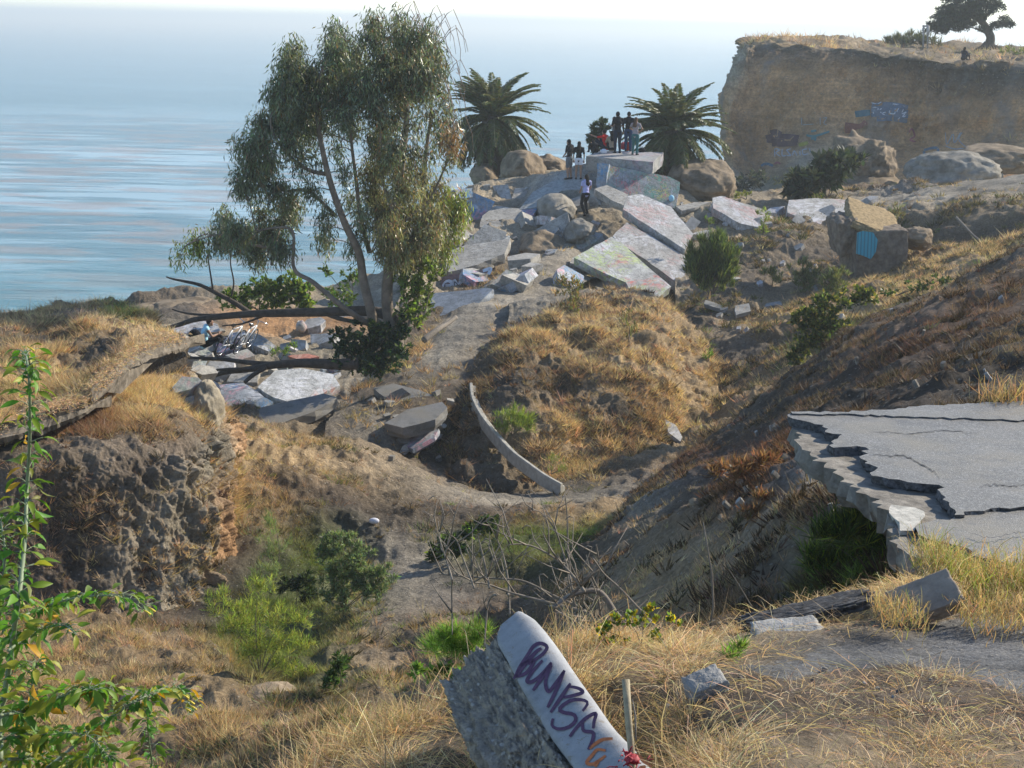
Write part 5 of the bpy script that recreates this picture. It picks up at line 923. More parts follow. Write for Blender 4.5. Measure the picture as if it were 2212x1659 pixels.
# ------------------------------------------------------------------ grass cover
def blades(name, T, n, L, Wd, label, cat='grass', dens=None, droop=.5, seg=1, tint=1., ymin=0, ymax=999, flat=0., clumpy=.5, xmax=None, tuftn=10, spread=.55, color=None):
    V = T['V']; Fq = T['F']; a = V[Fq[:, 0]]; b = V[Fq[:, 1]]; c_ = V[Fq[:, 2]]; d = V[Fq[:, 3]]
    ar = .5*np.linalg.norm(np.cross(c_-a, d-b), axis=1); ce = (a+c_)/2; dn_ = T['att'][Fq[:, 0], 3] if dens is None else dens(ce, T['att'][Fq[:, 0]])
    rel = ce-np.array(EYE); cam_ = rel@np.array(R3); px = 1106+cam_[:, 0]/-cam_[:, 2]*F; py = 829.5-cam_[:, 1]/-cam_[:, 2]*F
    ok = (cam_[:, 2] < 0) & (px > -150) & (px < 2360) & (py < 1850) & (py > -50) & (ce[:, 1] > ymin) & (ce[:, 1] < ymax)
    clump = np.clip(.28+clumpy*5*fbm(ce*(1.1 if ce[:, 1].mean() > 12 else 6), 4, 77), .03, 2)
    wgt = ar*np.clip(dn_, 0, 2)*clump*ok/np.maximum(ce[:, 1], 3)**1.2; cs = np.cumsum(wgt)
    if cs[-1] <= 0: return
    nt = n//tuftn; n = nt*tuftn
    f = np.searchsorted(cs, rng.random(nt)*cs[-1]); u_ = rng.random((nt, 1)); v_ = rng.random((nt, 1)); p = a[f]*(1-u_)*(1-v_)+b[f]*u_*(1-v_)+c_[f]*u_*v_+d[f]*(1-u_)*v_
    f = np.repeat(f, tuftn); p = np.repeat(p, tuftn, 0); tf = np.repeat(np.clip(1+.45*rng.normal(size=(nt, 1)), .35, 2.2), tuftn, 0); tcol = np.repeat(np.clip(1+.30*rng.normal(size=(nt, 1)), .4, 1.8), tuftn, 0); thue = np.repeat(1+.09*rng.normal(size=(nt, 3)), tuftn, 0)
    Nn = T['N'][Fq[f, 0]]; Nn = Nn*np.sign(Nn[:, 2:3]+1e-6); up = Nn*.35+np.array([0, 0, .9]); lean = fbm(p*.8, 2, 5)[:, None]*np.array([[.5, .2, 0]])
    dr = rng.normal(0, .6, (n, 3)); dr[:, 2] *= .3; off_ = dr-Nn*np.sum(dr*Nn, 1, keepdims=True); p = p+off_*np.mean(L)*tf*spread
    D_ = up*(1-flat)+dr*(1+flat)+lean+flat*Nn*.12; D_ /= np.linalg.norm(D_, axis=1, keepdims=True)
    Ln = tf*rng.uniform(*L, (n, 1))*(.7+.6*rng.random((n, 1))); W_ = rng.uniform(*Wd, (n, 1)); s_ = np.cross(D_, rng.normal(size=(n, 3))); s_ /= np.linalg.norm(s_, axis=1, keepdims=True)
    g_ = np.array([0, 0, -1.]); dd = dr/np.linalg.norm(dr, axis=1, keepdims=True)
    gc = (T['att'][Fq[f, 0], 4:7] if color is None else np.array([color]))*tcol*thue*(1+.18*rng.normal(size=(n, 1))); gc = np.clip(gc*tint, .01, .85)
    if seg == 1: v = np.stack([p-s_*W_/2, p+s_*W_/2, p+D_*Ln+dd*Ln*droop*.4], 1); o = mesh(name, v.reshape(-1, 3), np.arange(3*n).reshape(-1, 3), MGRASS, None, np.repeat(gc, 3, 0), False)
    else:
        m1 = p+D_*Ln*.5; m2 = p+D_*Ln*.85+dd*Ln*droop*.3; e = p+D_*Ln+dd*Ln*droop*.6-np.array([0, 0, 1.])*Ln*droop*.35
        v = np.stack([p-s_*W_/2, p+s_*W_/2, m1-s_*W_*.42, m1+s_*W_*.42, m2-s_*W_*.25, m2+s_*W_*.25, e], 1); k = np.arange(n)[:, None]*7
        tri = np.concatenate([k+np.array([q]) for q in ((0, 1, 3), (0, 3, 2), (2, 3, 5), (2, 5, 4), (4, 5, 6))]); o = mesh(name, v.reshape(-1, 3), tri, MGRASS, None, np.repeat(gc, 7, 0), False)
    tag(o, label, cat, kind='stuff'); return o
TD = {T['name']: T for T in TER}
blades('dry_grass', TD['gully_floor'], 260000, (.06, .17), (.005, .011), 'dry golden grass and weeds covering the gully floor')
blades('dry_grass', TD['mound'], 110000, (.08, .19), (.010, .020), 'thick golden grass hanging over the mound', droop=1., tint=1.08)
blades('dry_grass', TD['path_ridge'], 8000, (.1, .2), (.016, .03), 'sparse grass along the edges of the ridge path')
blades('dry_grass', TD['bluff'], 120000, (.07, .17), (.007, .014), 'golden grass capping the left bluff', droop=1., tint=1.2)
blades('dry_grass', TD['bluff_top'], 130000, (.07, .17), (.008, .016), 'golden grass on the top of the left bluff', droop=1., tint=1.18)
blades('dry_grass', TD['near_slope'], 110000, (.04, .12), (.004, .009), 'brown and reddish dry grass on the near hillside')
blades('dry_grass', TD['valley'], 100000, (.08, .20), (.012, .025), 'dry grass on the far slopes of the gully', droop=.8)
blades('dry_grass', TD['cliff'], 14000, (.2, .5), (.03, .06), 'dry grass along the cliff top')
NB = TD['near_bank']
low = lambda k: (lambda ce, att: np.where(att[:, 3] > .15, k, .05))
blades('low_scrub', TD['gully_floor'], 30000, (.04, .10), (.02, .04), 'low dark scrub and weeds dotted over the gully floor', 'scrub', dens=low(1.), color=(.14, .125, .06), tuftn=26, spread=1.3, clumpy=1.2)
blades('low_scrub', TD['gully_floor'], 26000, (.05, .13), (.008, .016), 'patches of green weeds dotted over the gully floor', 'scrub', dens=low(1.), color=(.16, .21, .055), tuftn=40, spread=1.6, clumpy=1.6)
blades('low_scrub', TD['valley'], 16000, (.08, .18), (.014, .03), 'green weeds dotted over the far slopes', 'scrub', dens=low(1.), color=(.15, .19, .06), tuftn=40, spread=1.6, clumpy=1.6)
blades('low_scrub', TD['mound'], 16000, (.06, .14), (.03, .06), 'brown dead scrub on the mound', 'scrub', dens=low(1.), color=(.15, .10, .055), tuftn=26, spread=1.3, clumpy=1.2)
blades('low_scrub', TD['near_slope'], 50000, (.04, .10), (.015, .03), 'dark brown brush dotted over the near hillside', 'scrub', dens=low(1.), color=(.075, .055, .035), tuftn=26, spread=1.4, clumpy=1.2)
blades('low_scrub', TD['valley'], 40000, (.08, .16), (.035, .07), 'olive and brown scrub on the far slopes', 'scrub', dens=low(1.), color=(.12, .105, .05), tuftn=26, spread=1.4, clumpy=1.2)
blades('low_scrub', TD['bluff_top'], 14000, (.05, .12), (.02, .04), 'brown dead scrub on the bluff top', 'scrub', dens=low(1.), color=(.26, .18, .10), tuftn=26, spread=1.4, clumpy=1.2)
blades('low_scrub', TD['bluff'], 16000, (.04, .10), (.02, .04), 'dark rooty scrub hanging on the bluff face', 'scrub', dens=lambda ce, att: .3+0*att[:, 3], color=(.10, .075, .05), tuftn=26, spread=1.2, clumpy=1.5)
def nd(ce, att): return np.where(att[:, 3] < .05, .0, np.where(att[:, 3] < .3, att[:, 3]*.8, 1.))
blades('straw', NB, 150000, (.02, .06), (.0012, .0026), 'thick pale straw and cut dry grass on the near bank', 'straw', dens=nd, seg=2, droop=.9, flat=.6, tint=1.3, spread=2.2, tuftn=6)
blades('straw', NB, 5000, (.07, .2), (.0020, .0036), 'long loose straw stalks lying on the near bank', 'straw', dens=nd, seg=2, droop=.3, flat=.9, clumpy=.8, tint=1.35, tuftn=2, spread=.6)
tallf = lambda ce, att: ((att[:, 3] > .6)*1.)
blades('dry_grass', NB, 9000, (.05, .15), (.0018, .0034), 'upright dry grass stems on the near bank', dens=lambda ce, att: np.where((ce[:, 0] < .35) & (att[:, 3] > .5), 1., .05*(att[:, 3] > .5)), seg=2, droop=.6)
# green tipped grass tufts right of the asphalt
def tuft(pts, Y, n, L, wd, col, alt, pa, name, label, dz=0., spread=12):
    C = []; 
    for x, y in pts:
        c0 = P(x, y, Y); C.append(np.array(c0)+rng.normal(0, 1, (n, 3))*np.array([spread*pxm(Y), .10, .008]))
    C = np.concatenate(C); N_ = len(C); D_ = rng.normal(0, .42, (N_, 3)); D_[:, 2] = 1; D_ /= np.linalg.norm(D_, axis=1, keepdims=True); Ln = rng.uniform(*L, (N_, 1)); s_ = np.cross(D_, rng.normal(size=(N_, 3))); s_ /= np.linalg.norm(s_, axis=1, keepdims=True); dd = rng.normal(0, 1, (N_, 3)); dd[:, 2] = 0; W_ = wd
    m1 = C+D_*Ln*.5; m2 = C+D_*Ln*.85+dd*Ln*.12; e = C+D_*Ln+dd*Ln*.3-np.array([0, 0, 1.])*Ln*.2
    v = np.stack([C-s_*W_/2, C+s_*W_/2, m1-s_*W_*.42, m1+s_*W_*.42, m2-s_*W_*.25, m2+s_*W_*.25, e], 1); k = np.arange(N_)[:, None]*7
    tri = np.concatenate([k+np.array([q]) for q in ((0, 1, 3), (0, 3, 2), (2, 3, 5), (2, 5, 4), (4, 5, 6))])
    return tag(mesh(name, v.reshape(-1, 3), tri, MGRASS, None, np.repeat(jitcol(N_, col, .25, alt, pa), 7, 0), False), label, 'grass', kind='stuff')
tuft([(x, (1222 if x < 2090 else 1250)+random.uniform(-16, 14 if x < 2090 else 48)) for x in range(1990, 2300, 6)], 6.5, 50, (.03, .15), .0032, (.55, .42, .20), (.30, .36, .08), .35, 'tall_grass', 'pale grass with green blades between the two sheets of asphalt')
tuft([(x, 1325+random.uniform(0, 18)) for x in list(range(1900, 1990, 9))+list(range(2075, 2300, 9))], 5.95, 36, (.04, .10), .003, (.50, .37, .17), (.28, .32, .08), .08, 'tall_grass', 'straw tufts around the flat brown concrete chunk')
tuft([(2130+k*9, 866) for k in range(12)], 11.5, 16, (.06, .28), .005, (.50, .33, .15), (.3, .25, .1), .2, 'tall_grass', 'orange dry grass tuft rising behind the far edge of the asphalt')
tuft([(1250+random.uniform(-10, 110), 1405+random.uniform(-5, 30)) for k in range(12)], 6.0, 90, (.05, .12), .003, (.58, .43, .22), (.5, .36, .16), .3, 'tall_grass', 'pale straw heap right behind the top of the kerb block', spread=16)

for L, lb in (([(-20, 926, 27.3), (110, 880, 28.3), (180, 862, 28.9)], 'golden grass fringing the nearer pavement ledge'), ([(200, 838, 29.2), (238, 800, 30.3), (300, 752, 32.3), (385, 730, 34.4)], 'golden grass fringing the farther pavement ledge')):
    A = crom(np.array(L, float), 90); C = np.concatenate([np.array(P(*a_))+rng.normal(0, 1, (34, 3))*np.array([.10, .22, .05])+np.array([0, .18, -.03]) for a_ in A]); n_ = len(C)
    D_ = rng.normal(0, .6, (n_, 3)); D_[:, 1] -= .5; D_[:, 2] = np.abs(D_[:, 2])+.25; D_ /= np.linalg.norm(D_, axis=1, keepdims=True); Ln = rng.uniform(.06, .19, (n_, 1)); s_ = np.cross(D_, rng.normal(size=(n_, 3))); s_ /= np.linalg.norm(s_, axis=1, keepdims=True)
    v = np.stack([C-s_*.007, C+s_*.007, C+D_*Ln-np.array([0, 0, 1.])*Ln*.5], 1)
    tag(mesh('dry_grass', v.reshape(-1, 3), np.arange(3*n_).reshape(-1, 3), MGRASS, None, np.repeat(jitcol(n_, (.58, .42, .24), .25), 3, 0), False), lb, 'grass', kind='stuff')
# ------------------------------------------------------------------ people
SKIN = m_plain('skin', (.30, .17, .11), .6, .3, .05); MEYE = m_plain('eye', (.02, .02, .02), .3)
CL = {k: m_plain(k+'_cloth', c, .9, .1, .12, 30, .2) for k, c in dict(black=(.012, .012, .015), navy=(.015, .02, .035), grey=(.12, .13, .14), white=(.62, .62, .66), lavender=(.38, .38, .60), red=(.55, .02, .02), beige=(.36, .28, .20), teal=(.04, .12, .12), jeans=(.03, .06, .12), floral=(.30, .26, .27), sky=(.35, .60, .72), hair=(.015, .011, .010), brown=(.10, .06, .04)).items()}
def vox(b, name, mat, parent, size=.014, sm=2):
    me = bpy.data.meshes.new(name+'_t'); me.from_pydata(b.v, [], b.f); o = bpy.data.objects.new(name, me); COL.objects.link(o)
    r = o.modifiers.new('r', 'REMESH'); r.mode = 'VOXEL'; r.voxel_size = size; r.use_smooth_shade = True
    s_ = o.modifiers.new('s', 'SMOOTH'); s_.iterations = sm; s_.factor = .5
    dg = bpy.context.evaluated_depsgraph_get(); m2 = bpy.data.meshes.new_from_object(o.evaluated_get(dg)); m2.name = name
    o.modifiers.clear(); o.data = m2; m2.materials.clear(); m2.materials.append(mat); o.parent = parent; bpy.data.meshes.remove(me)
    m2.polygons.foreach_set('use_smooth', np.ones(len(m2.polygons), dtype=bool)); return o
red_tie_b.ball(P(1366, 1640, 4.04), (.022, .02, .011), 10, 8); _rt = vox(red_tie_b, 'red_tie', m_plain('red_ribbon', (.30, .02, .03), .6), None, .003, 0)
_rt.data.transform(Matrix.Translation(-Vector(st_.location))); _rt.parent = st_
STAND = dict(pel=(0, 0, .93), chest=(0, .0, 1.28), neck=(0, .01, 1.46), head=(0, .02, 1.60), shL=(-.18, 0, 1.41), shR=(.18, 0, 1.41), elL=(-.24, -.02, 1.13), elR=(.24, -.02, 1.13), haL=(-.23, .08, .88), haR=(.23, .08, .88),
 hiL=(-.09, 0, .90), hiR=(.09, 0, .90), knL=(-.10, .02, .49), knR=(.10, .02, .49), anL=(-.10, -.02, .08), anR=(.11, -.02, .08), toL=(-.12, .14, .03), toR=(.13, .14, .03))
SIT = dict(pel=(0, 0, .12), chest=(0, .06, .46), neck=(0, .10, .63), head=(0, .14, .77), shL=(-.18, .08, .59), shR=(.18, .08, .59), elL=(-.24, .22, .38), elR=(.24, .22, .38), haL=(-.10, .40, .42), haR=(.10, .40, .42),
 hiL=(-.10, .02, .12), hiR=(.10, .02, .12), knL=(-.14, .42, .42), knR=(.14, .42, .42), anL=(-.12, .60, .07), anR=(.12, .60, .07), toL=(-.12, .76, .03), toR=(.12, .76, .03))
def person(at, yaw, label, top, legs, h=1.7, base=STAND, pose={}, hair='short', sleeves=.5, shorts=False, fem=False, group='people on the headland', shoes='black', hmat='hair'):
    J = dict(base); J.update(pose); s = h/1.72; J = {k: Vector(v)*s for k, v in J.items()}
    root = empty('person', at, label, 'person', group); b = MB(); w_ = .9 if fem else 1.
    def lim(bb, a, c_, r0, r1, k=1.): bb.tube([a, a.lerp(c_, .35), a.lerp(c_, .7), c_], [r0*k, (r0*1.06)*k, (r0*.35+r1*.65)*k, r1*k], 10).ball(a, r0*k).ball(c_, r1*k)
    hd = J['head']; fw = Vector((0, 1, 0))
    b.ball(hd+Vector((0, 0, .01*s)), (.076*s, .094*s, .115*s), 16, 12); b.ball(hd+Vector((0, .05*s, -.07*s)), (.048*s, .045*s, .045*s))
    b.tube([hd+Vector((0, .085*s, .02*s)), hd+Vector((0, .115*s, -.02*s))], [.012*s, .017*s], 6)
    for sg in (-1, 1): b.ball(hd+Vector((sg*.08*s, -.005*s, -.005*s)), (.012*s, .02*s, .032*s))
    lim(b, J['neck']-Vector((0, 0, .04*s)), hd-Vector((0, .01, .05*s)), .055*s*w_, .05*s*w_)
    tor = [J['pel'], J['pel'].lerp(J['chest'], .45), J['chest'], J['neck'].lerp(J['chest'], .35)]
    def torso(bb, k):
        for p_, rx, ry in zip(tor, (.155, .128 if fem else .138, .165 if not fem else .145, .135), (.11, .095, .115, .09)): bb.ball(p_, (rx*s*k, ry*s*k, .14*s*k), 14, 10)
        bb.tube([J['shL'], J['shR']], .062*s*k, 10); bb.ball(J['shL'], .062*s*k); bb.ball(J['shR'], .062*s*k)
    torso(b, .95)
    for S_ in 'LR':
        lim(b, J['sh'+S_], J['el'+S_], .047*s*w_, .036*s*w_); lim(b, J['el'+S_], J['ha'+S_], .036*s*w_, .025*s*w_)
        d = (J['ha'+S_]-J['el'+S_]).normalized(); side = d.cross(fw); side = side.normalized() if side.length > .1 else Vector((1, 0, 0)); pa_ = J['ha'+S_]+d*.05*s
        b.ball(pa_, (.038*s, .03*s, .05*s), 10, 8)
        for f in range(4):
            o_ = side*(f-1.5)*.02*s; L_f = (.066, .078, .072, .056)[f]*s; k1 = pa_+o_+d*.035*s; b.tube([k1, k1+d*L_f*.55+fw*.006*s, k1+d*L_f+fw*.022*s], [.0098*s, .0095*s, .008*s], 6)
        k1 = pa_-side*.028*s-d*.01*s; b.tube([k1, k1-side*.02*s+d*.03*s, k1-side*.018*s+d*.055*s+fw*.01], [.011*s, .010*s, .008*s], 6)
        lim(b, J['hi'+S_], J['kn'+S_], .085*s, .055*s); lim(b, J['kn'+S_], J['an'+S_], .055*s, .036*s)
    vox(b, 'body', SKIN, root, .013*s)
    b = MB(); torso(b, 1.07)
    for S_ in 'LR':
        if sleeves > 0:
            e = J['sh'+S_].lerp(J['el'+S_], min(1, sleeves*1.6)); lim(b, J['sh'+S_], e, .058*s, .05*s)
            if sleeves > .9: lim(b, J['el'+S_], J['ha'+S_], .048*s, .036*s)
    vox(b, 'shirt', CL[top], root, .016*s)
    b = MB(); b.ball(J['pel'], (.168*s, .125*s, .12*s), 14, 10)
    for S_ in 'LR':
        if shorts: e = J['hi'+S_].lerp(J['kn'+S_], shorts); lim(b, J['hi'+S_], e, .10*s, .09*s)
        else: lim(b, J['hi'+S_], J['kn'+S_], .098*s, .068*s); lim(b, J['kn'+S_], J['an'+S_], .066*s, .050*s)
    vox(b, 'shorts' if shorts else 'trousers', CL[legs], root, .016*s)
    for S_ in 'LR':
        b = MB(); a, t = J['an'+S_], J['to'+S_]; b.tube([a+(a-t)*.35-Vector((0, 0, .03*s)), a.lerp(t, .5)-Vector((0, 0, .012*s)), t], [.042*s, .045*s, .034*s], 10).ball(t, .034*s).ball(a+(a-t)*.3-Vector((0, 0, .03*s)), .042*s); vox(b, 'shoe', CL[shoes], root, .016*s)
    b = MB(); b.ball(hd+Vector((0, -.022*s, .03*s)), (.088*s, .095*s, .108*s), 14, 10)
    if hair == 'long': b.tube([hd+Vector((0, -.06*s, .02*s)), hd+Vector((0, -.085*s, -.12*s)), J['neck']+Vector((0, -.11*s, -.12*s)), J['chest']+Vector((0, -.13*s, .0*s))], [.075*s, .09*s, .11*s, .07*s], 12)
    vox(b, 'hair', CL[hmat], root, .016*s)
    for sg in (-1, 1): MB().ball(hd+Vector((sg*.03*s, .086*s, .018*s)), (.011*s, .007*s, .008*s), 8, 6).build('eye', MEYE, None).parent = root
    root.rotation_euler = (0, 0, yaw); return root
onp = lambda x, y: onplane(x, y, plat_p0, plat_n)
def feet(x, y, dz=0.): g = hit(x, y); return g+Vector((0, 0, dz))
def slabhit(x, y, names=('broken_slab',)):
    d = ray(x, y).normalized(); best = None
    for o in list(S.objects):
        if o.type == 'MESH' and o.name.split('.')[0] in names:
            T_ = BVHTree.FromPolygons([o.matrix_world @ v.co if o.parent else v.co.copy() for v in o.data.vertices], [tuple(p_.vertices) for p_ in o.data.polygons]); r = T_.ray_cast(EYE, d)
            if r[0] is not None and (best is None or r[3] < best[3]): best = r
    g = hit(x, y); return best[0] if best and best[3] < (g-EYE).length else g
person(slabhit(1229, 388), .9, 'man in black shirt and grey shorts looking down, left of a couple', 'black', 'grey', 1.78, pose=dict(head=(0, .07, 1.57), haL=(-.14, .2, 1.0), haR=(.14, .2, 1.0), elL=(-.25, .02, 1.12), elR=(.25, .02, 1.12)), shorts=.8)
person(slabhit(1249, 388), -.1, 'woman with long dark hair, black top and white shorts seen from behind', 'black', 'white', 1.66, hair='long', shorts=.45, fem=True)
person(slabhit(1264, 467), .5, 'long haired woman in lavender top and black trousers stepping up the rocks', 'lavender', 'black', 1.76, pose=dict(chest=(.04, .06, 1.27), neck=(.07, .10, 1.45), head=(.08, .13, 1.58), shL=(-.11, .08, 1.40), shR=(.24, .08, 1.40), knL=(-.10, .16, .52), anL=(-.12, -.18, .10), toL=(-.12, -.05, .03), knR=(.12, .2, .55), anR=(.16, .1, .14), toR=(.16, .25, .1), elR=(.3, .12, 1.15), haR=(.26, .26, .98), elL=(-.17, .1, 1.12), haL=(-.1, .28, 1.0)), hair='long', fem=True, sleeves=.3)
person(onp(1333, 332), .35, 'tallest man in black shirt and dark jeans standing at the platform front', 'black', 'navy', 1.86, pose=dict(haL=(-.06, .28, 1.20), elL=(-.25, .05, 1.14), haR=(.12, .26, 1.12), elR=(.25, .05, 1.14), head=(-.01, .05, 1.59)), sleeves=.55)
person(onp(1356, 328), -.2, 'man in black top and blue jeans standing behind the woman in teal leggings', 'black', 'jeans', 1.78, pose=dict(haR=(.10, .26, 1.1), elR=(.25, .05, 1.14)), sleeves=1.)
person(onp(1371, 336), -.5, 'long haired woman in patterned top and teal leggings with an elbow out', 'floral', 'teal', 1.68, pose=dict(elR=(.34, .02, 1.2), haR=(.16, .14, 1.08), elL=(-.3, .04, 1.2), haL=(-.12, .16, 1.1)), hair='long', fem=True, sleeves=.3, hmat='brown')
person(onp(1309, 324), .9, 'seated person in a red shirt reaching a hand out to the left', 'red', 'navy', 1.74, SIT, pose=dict(haL=(-.30, .55, .62), elL=(-.30, .32, .56)))
person(onp(1322, 327)+Vector((0, 0, 0)), .2, 'seated dark haired person in beige top beside the red shirt', 'beige', 'black', 1.74, SIT, hair='long')
person(onp(1285, 331), .3, 'hunched seated person in black at the left end of the platform', 'black', 'black', 1.5, SIT, pose=dict(chest=(0, .14, .38), neck=(0, .24, .47), head=(0, .32, .52), shL=(-.18, .2, .44), shR=(.18, .2, .44), elL=(-.22, .3, .26), elR=(.22, .3, .26)), hair='long', sleeves=1.)
person(onp(1325, 322), 1.2, 'person in a grey top half hidden behind the tallest man', 'grey', 'black', 1.45, pose=dict(elL=(-.25, .02, 1.2), haL=(-.1, .2, 1.3)))
hs = slabhit(440, 752); hs = P(440, 752, min(hs.y, 46.5))
person(hs, -1.25, 'seated person in a pale blue tank top beside the bicycles', 'sky', 'black', 1.78, SIT, pose=dict(knR=(.14, .40, .28), anR=(.14, .72, .08), toR=(.14, .86, .1), anL=(-.12, .85, -.02), knL=(-.13, .5, .3), toL=(-.12, 1.0, .06), head=(0, .20, .76)), group='people resting in the hollow', sleeves=0.)
person(P(2080, 130, 110), -.9, 'small dark figure sitting on the cliff edge under the lone tree', 'navy', 'black', 1.72, SIT, hair='long', group='people on the cliff top', sleeves=1.)
# bags
def bag(name, at, dims, mat, label, cat='bag', strap=True, yaw=0.):
    root = empty(name, at, label, cat, 'bags and belongings on the slabs'); b = MB(); b.ball((0, 0, dims[2]*.5), (dims[0]/2, dims[1]/2, dims[2]/2), 16, 10); b.ball((0, dims[1]*.35, dims[2]*.35), (dims[0]*.36, dims[1]*.25, dims[2]*.28), 12, 8); vox(b, 'bag_body', mat, root, .02)
    if strap: b = MB(); b.tube([(-.05, 0, dims[2]*.9), (-.04, 0, dims[2]*1.12), (.04, 0, dims[2]*1.12), (.05, 0, dims[2]*.9)], .012, 6); vox(b, 'handle', CL['black'], root, .01, 0)
    root.rotation_euler = (0, 0, yaw); return root
bag('backpack', onp(1358, 326), (.42, .30, .42), CL['red'], 'bright red backpack lying between the standing people')
bag('backpack', onp(1346, 324), (.30, .26, .36), m_plain('pink_nylon', (.5, .04, .07), .7), 'pinkish red bag leaning just left of the bright red backpack', yaw=.6)
bag('shoulder_bag', onp(1386, 330), (.36, .26, .24), CL['black'], 'black bag on the platform right of the woman in teal leggings')
bag('plastic_bag', onp(1304, 333), (.30, .24, .24), CL['white'], 'white plastic bag beside the hunched person', strap=False)
bag('backpack', P(421, 741, 46), (.40, .32, .42), CL['black'], 'black backpack left of the seated person in the hollow')
bag('hat_bundle', P(421, 729, 46.2), (.30, .26, .16), CL['white'], 'small white bundle on top of the black backpack', strap=False)
bag('plastic_bag', slabhit(1450, 436), (.25, .2, .3), CL['sky'], 'pale blue litter bag caught on the long pale slab', strap=False)
bag('plastic_bag', hit(808, 1132), (.24, .15, .14), CL['white'], 'white litter bag in the shade above the big dusty bush', 'litter', strap=False)
# bicycles
MCH = m_plain('chrome', (.5, .5, .5), .25, .5, .05, 8, 0, 1.); MTYRE = m_plain('tyre', (.02, .02, .02), .8); MFR = m_plain('white_frame', (.6, .6, .6), .35)
def bicycle(at, yaw, lean, label):
    root = empty('bicycle', at, label, 'bicycle', 'bicycles leaning in the hollow'); r = .33
    def torus(cx, rad, tr, name, mat, par):
        b = MB(); b.tube([(cx+rad*math.cos(a), 0, r+rad*math.sin(a)) for a in np.linspace(0, 2*math.pi, 33)], tr, 6, cap=False); o = b.build(name, mat); o.parent = par; return o
    for cx in (-.5, .5):
        wv_ = MB(); 
        for k in range(12): a = k*math.pi/6; wv_.tube([(cx, 0, r), (cx+.31*math.cos(a), 0, r+.31*math.sin(a))], .0035, 4)
        wh = wv_.build('wheel', MCH); wh.parent = root; torus(cx, r-.012, .018, 'tyre', MTYRE, wh); torus(cx, r-.035, .012, 'rim', MCH, wh)
    bb, hd_, st_, rr, ff = (-.05, 0, .28), (.36, 0, .82), (-.18, 0, .80), (-.5, 0, r), (.5, 0, r); b = MB()
    for a, c_ in ((bb, hd_), (bb, st_), (st_, hd_), (bb, rr), (st_, rr), (hd_, ff)): b.tube([a, c_], .020, 8)
    b.build('frame', MFR).parent = root; b = MB(); b.tube([hd_, (.34, 0, .98)], .014, 6).tube([(.42, -.28, 1.0), (.36, -.12, 1.0), (.34, 0, .98), (.36, .12, 1.0), (.42, .28, 1.0)], .013, 6); b.build('handlebar', MCH).parent = root
    MB().tube([st_, (-.2, 0, .93)], .014, 6).ball((-.2, 0, .95), (.13, .07, .035)).build('saddle', MTYRE).parent = root
    MB().tube([(-.05, .06, .28), (.07, .07, .17)], .010, 6).box((.07, .1, .17), (.08, .09, .02)).build('pedal', MCH).parent = root; MB().tube([(-.05, -.06, .28), (-.17, -.07, .39)], .010, 6).box((-.17, -.1, .39), (.08, .09, .02)).build('pedal', MCH).parent = root
    root.rotation_euler = (lean, 0, yaw); return root
bicycle(P(493, 762, 45.8), 1.2, .35, 'silver bicycle leaning nearest to the seated person')
bicycle(P(522, 758, 46.3), 1.35, .45, 'second bicycle leaning on the right of the silver one')
# ------------------------------------------------------------------ graffiti on the cliff and the wall
cb = TD['cliff']['bvh']; cliff_o = TD['cliff']['o']
def pcl(x, y, off):
    d = ray(x, y).normalized(); r = cb.ray_cast(EYE, d); q = r[0] if r[0] is not None else P(x, y, 108); return q-d*.10
zc = lambda L: [(1603.7+x*.2, 165.9+y*.2) for x, y in L]
def tag_on(name, lines, wd, colr, label, pf=pcl, par=None, zf=zc, taper=.2):
    b = MB()
    for L in lines: b.add(*stroke(zf(L), wd, pf=pf, taper=taper, n=18))
    o = b.build(name, m_plain(name+'_paint', colr, .8, .2, .2, 6, .1), par); o['label'] = label; return o
cg = dict(par=cliff_o)
tag_on('graffiti', [[(1390, 310), (1600, 300), (1790, 330)], [(1390, 360), (1600, 350), (1790, 380)], [(1390, 410), (1600, 400), (1790, 430)], [(1450, 460), (1600, 450), (1780, 480)]], 11, (.10, .13, .17), 'blue filled backing of the large cliff graffiti', **cg)
tag_on('graffiti', [[(1400, 350), (1420, 330), (1470, 340), (1440, 370), (1410, 360), (1425, 430)], [(1540, 340), (1490, 350), (1500, 390), (1550, 380), (1500, 400), (1540, 410)], [(1660, 350), (1600, 345), (1590, 390), (1640, 400), (1650, 375)], [(1690, 340), (1670, 380), (1700, 430), (1680, 460)], [(1740, 350), (1720, 400), (1770, 380), (1730, 430), (1770, 420)], [(1390, 280), (1460, 290), (1500, 270)], [(1600, 290), (1680, 300), (1750, 320)]], 2.0, (.52, .54, .57), 'white outlined letters on the large cliff graffiti', **cg)
tag_on('graffiti', [[(1215, 390), (1290, 380), (1380, 370)], [(1220, 420), (1290, 410), (1380, 400)]], 8, (.06, .13, .15), 'teal painted patch left of the large cliff graffiti', **cg)
tag_on('graffiti', [[(1110, 510), (1180, 520), (1250, 530), (1345, 500)], [(1105, 550), (1190, 555), (1300, 530)], [(1110, 590), (1190, 580)], [(1300, 480), (1340, 520)]], 9, (.19, .075, .06), 'dark red painted shape on the cliff', **cg)
tag_on('graffiti', [[(300, 600), (360, 590), (420, 620)], [(250, 650), (340, 640), (480, 640), (610, 650)], [(260, 690), (400, 690), (600, 690)], [(320, 730), (450, 730), (590, 720)]], 10, (.075, .045, .05), 'dark maroon painted cloud on the cliff', **cg)
tag_on('graffiti', [[(350, 860), (350, 780), (400, 790), (360, 820), (410, 860)], [(430, 780), (430, 850), (470, 850)], [(520, 780), (480, 790), (500, 820), (520, 850), (480, 850)], [(540, 850), (560, 800), (590, 850)], [(620, 800), (625, 850)], [(700, 780), (650, 790), (660, 840), (710, 830)], [(720, 770), (740, 820)]], 2.2, (.36, .38, .42), 'row of white letters low on the cliff', **cg)
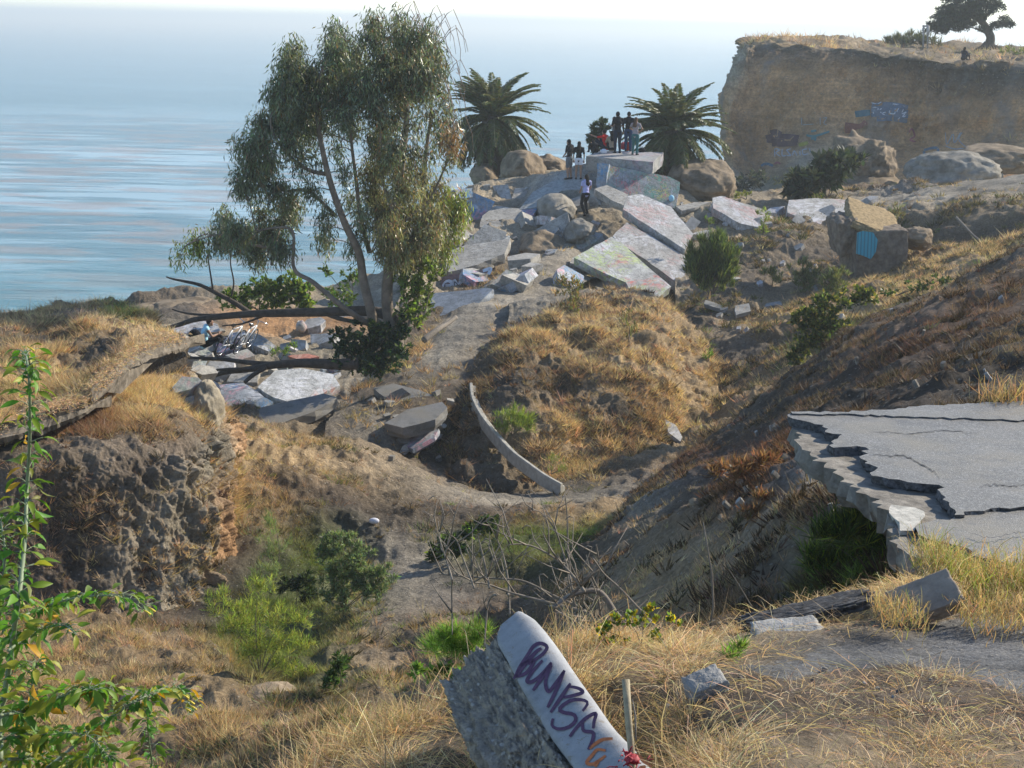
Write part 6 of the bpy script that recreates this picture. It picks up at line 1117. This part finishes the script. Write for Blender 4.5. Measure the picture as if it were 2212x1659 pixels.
tag_on('graffiti', [[(690, 630), (780, 640), (940, 590)], [(740, 670), (800, 660)], [(780, 690), (790, 660)], [(740, 590), (800, 580)]], 5, (.06, .16, .17), 'teal arrow like paint marks on the cliff', **cg)
tag_on('graffiti', [[(610, 740), (710, 710)]], 8, (.25, .24, .05), 'yellow green paint dab on the cliff', **cg)
tag_on('graffiti', [[(345, 940), (380, 925), (410, 940)], [(1800, 600), (1830, 560), (1860, 640), (1810, 680), (1870, 700)]], 4, (.24, .07, .08), 'small red paint scribbles on the cliff', **cg)
tag_on('graffiti', [[(200, 960), (260, 940), (330, 960)], [(1960, 790), (2100, 770), (2110, 880)], [(1970, 880), (1960, 800)]], 6, (.07, .13, .17), 'blue paint patches low on the cliff', **cg)
tag_on('graffiti', [[(840, 440), (840, 520)], [(870, 450), (910, 440), (880, 500), (910, 520)], [(640, 440), (640, 520)], [(650, 520), (770, 510)], [(1990, 870), (2030, 840), (2060, 870), (2020, 900)]], 1.6, (.27, .30, .30), 'faint pale tags on the cliff', **cg)
zr5 = lambda L: [(1493+x*.325, y*.325) for x, y in L]
tag_on('graffiti', [[(1690, 880), (1700, 960), (1740, 890), (1750, 950), (1790, 880)], [(1800, 880), (1780, 930), (1830, 980)], [(1690, 970), (1750, 990), (1810, 985)]], 2, (.30, .32, .34), 'white scrawled letters near the right of the cliff', zf=zr5, **cg)
nW = Vector((-.15, -1, .55)).normalized(); pW = Vector(GW.data.vertices[0].co)
zw = lambda L: [(912.5+x*.15, 525.4+y*.15) for x, y in L]
pfw = lambda x, y, off: onplane(x, y, pW, nW)+nW*.015
tag_on('graffiti', [[(290, 690), (310, 600), (360, 550), (420, 560), (410, 610), (330, 620), (420, 640), (400, 690), (300, 700)], [(450, 660), (460, 540), (520, 630), (560, 490)], [(670, 470), (600, 490), (570, 580), (620, 625), (680, 590), (640, 560)], [(810, 440), (720, 440), (700, 500), (790, 540), (850, 580), (800, 620), (700, 610)], [(870, 400), (980, 370), (950, 450)]], 7.5, (.55, .60, .66), 'white bubble letters BNGS', pf=pfw, par=GW, zf=zw)
tag_on('graffiti', [[(300, 690), (330, 590), (380, 570)], [(460, 640), (470, 560), (530, 630)], [(650, 480), (600, 530), (620, 610)], [(790, 460), (720, 470), (800, 560), (840, 590)]], 1.8, (.09, .09, .12), 'dark outlines of the bubble letters', pf=lambda x, y, o: onplane(x, y, pW, nW)+nW*.025, par=GW, zf=zw)
# ------------------------------------------------------------------ sea air
hz = bpy.data.materials.new('sea_haze'); hz.use_nodes = True; nt = hz.node_tree; nt.nodes.remove(nt.nodes['Principled BSDF']); pv = nt.nodes.new('ShaderNodeVolumePrincipled')
pv.inputs['Color'].default_value = (.86, .93, .95, 1); pv.inputs['Density'].default_value = HAZE; pv.inputs['Anisotropy'].default_value = .35; nt.links.new(pv.outputs[0], nt.nodes['Material Output'].inputs['Volume'])
b = MB().box((0, 7300, (H+16-3)/2-.0), (30400, 15600, H+16+3)); tag(b.build('haze', hz, smooth=False), 'thin pale sea haze in the air', 'haze', kind='stuff')
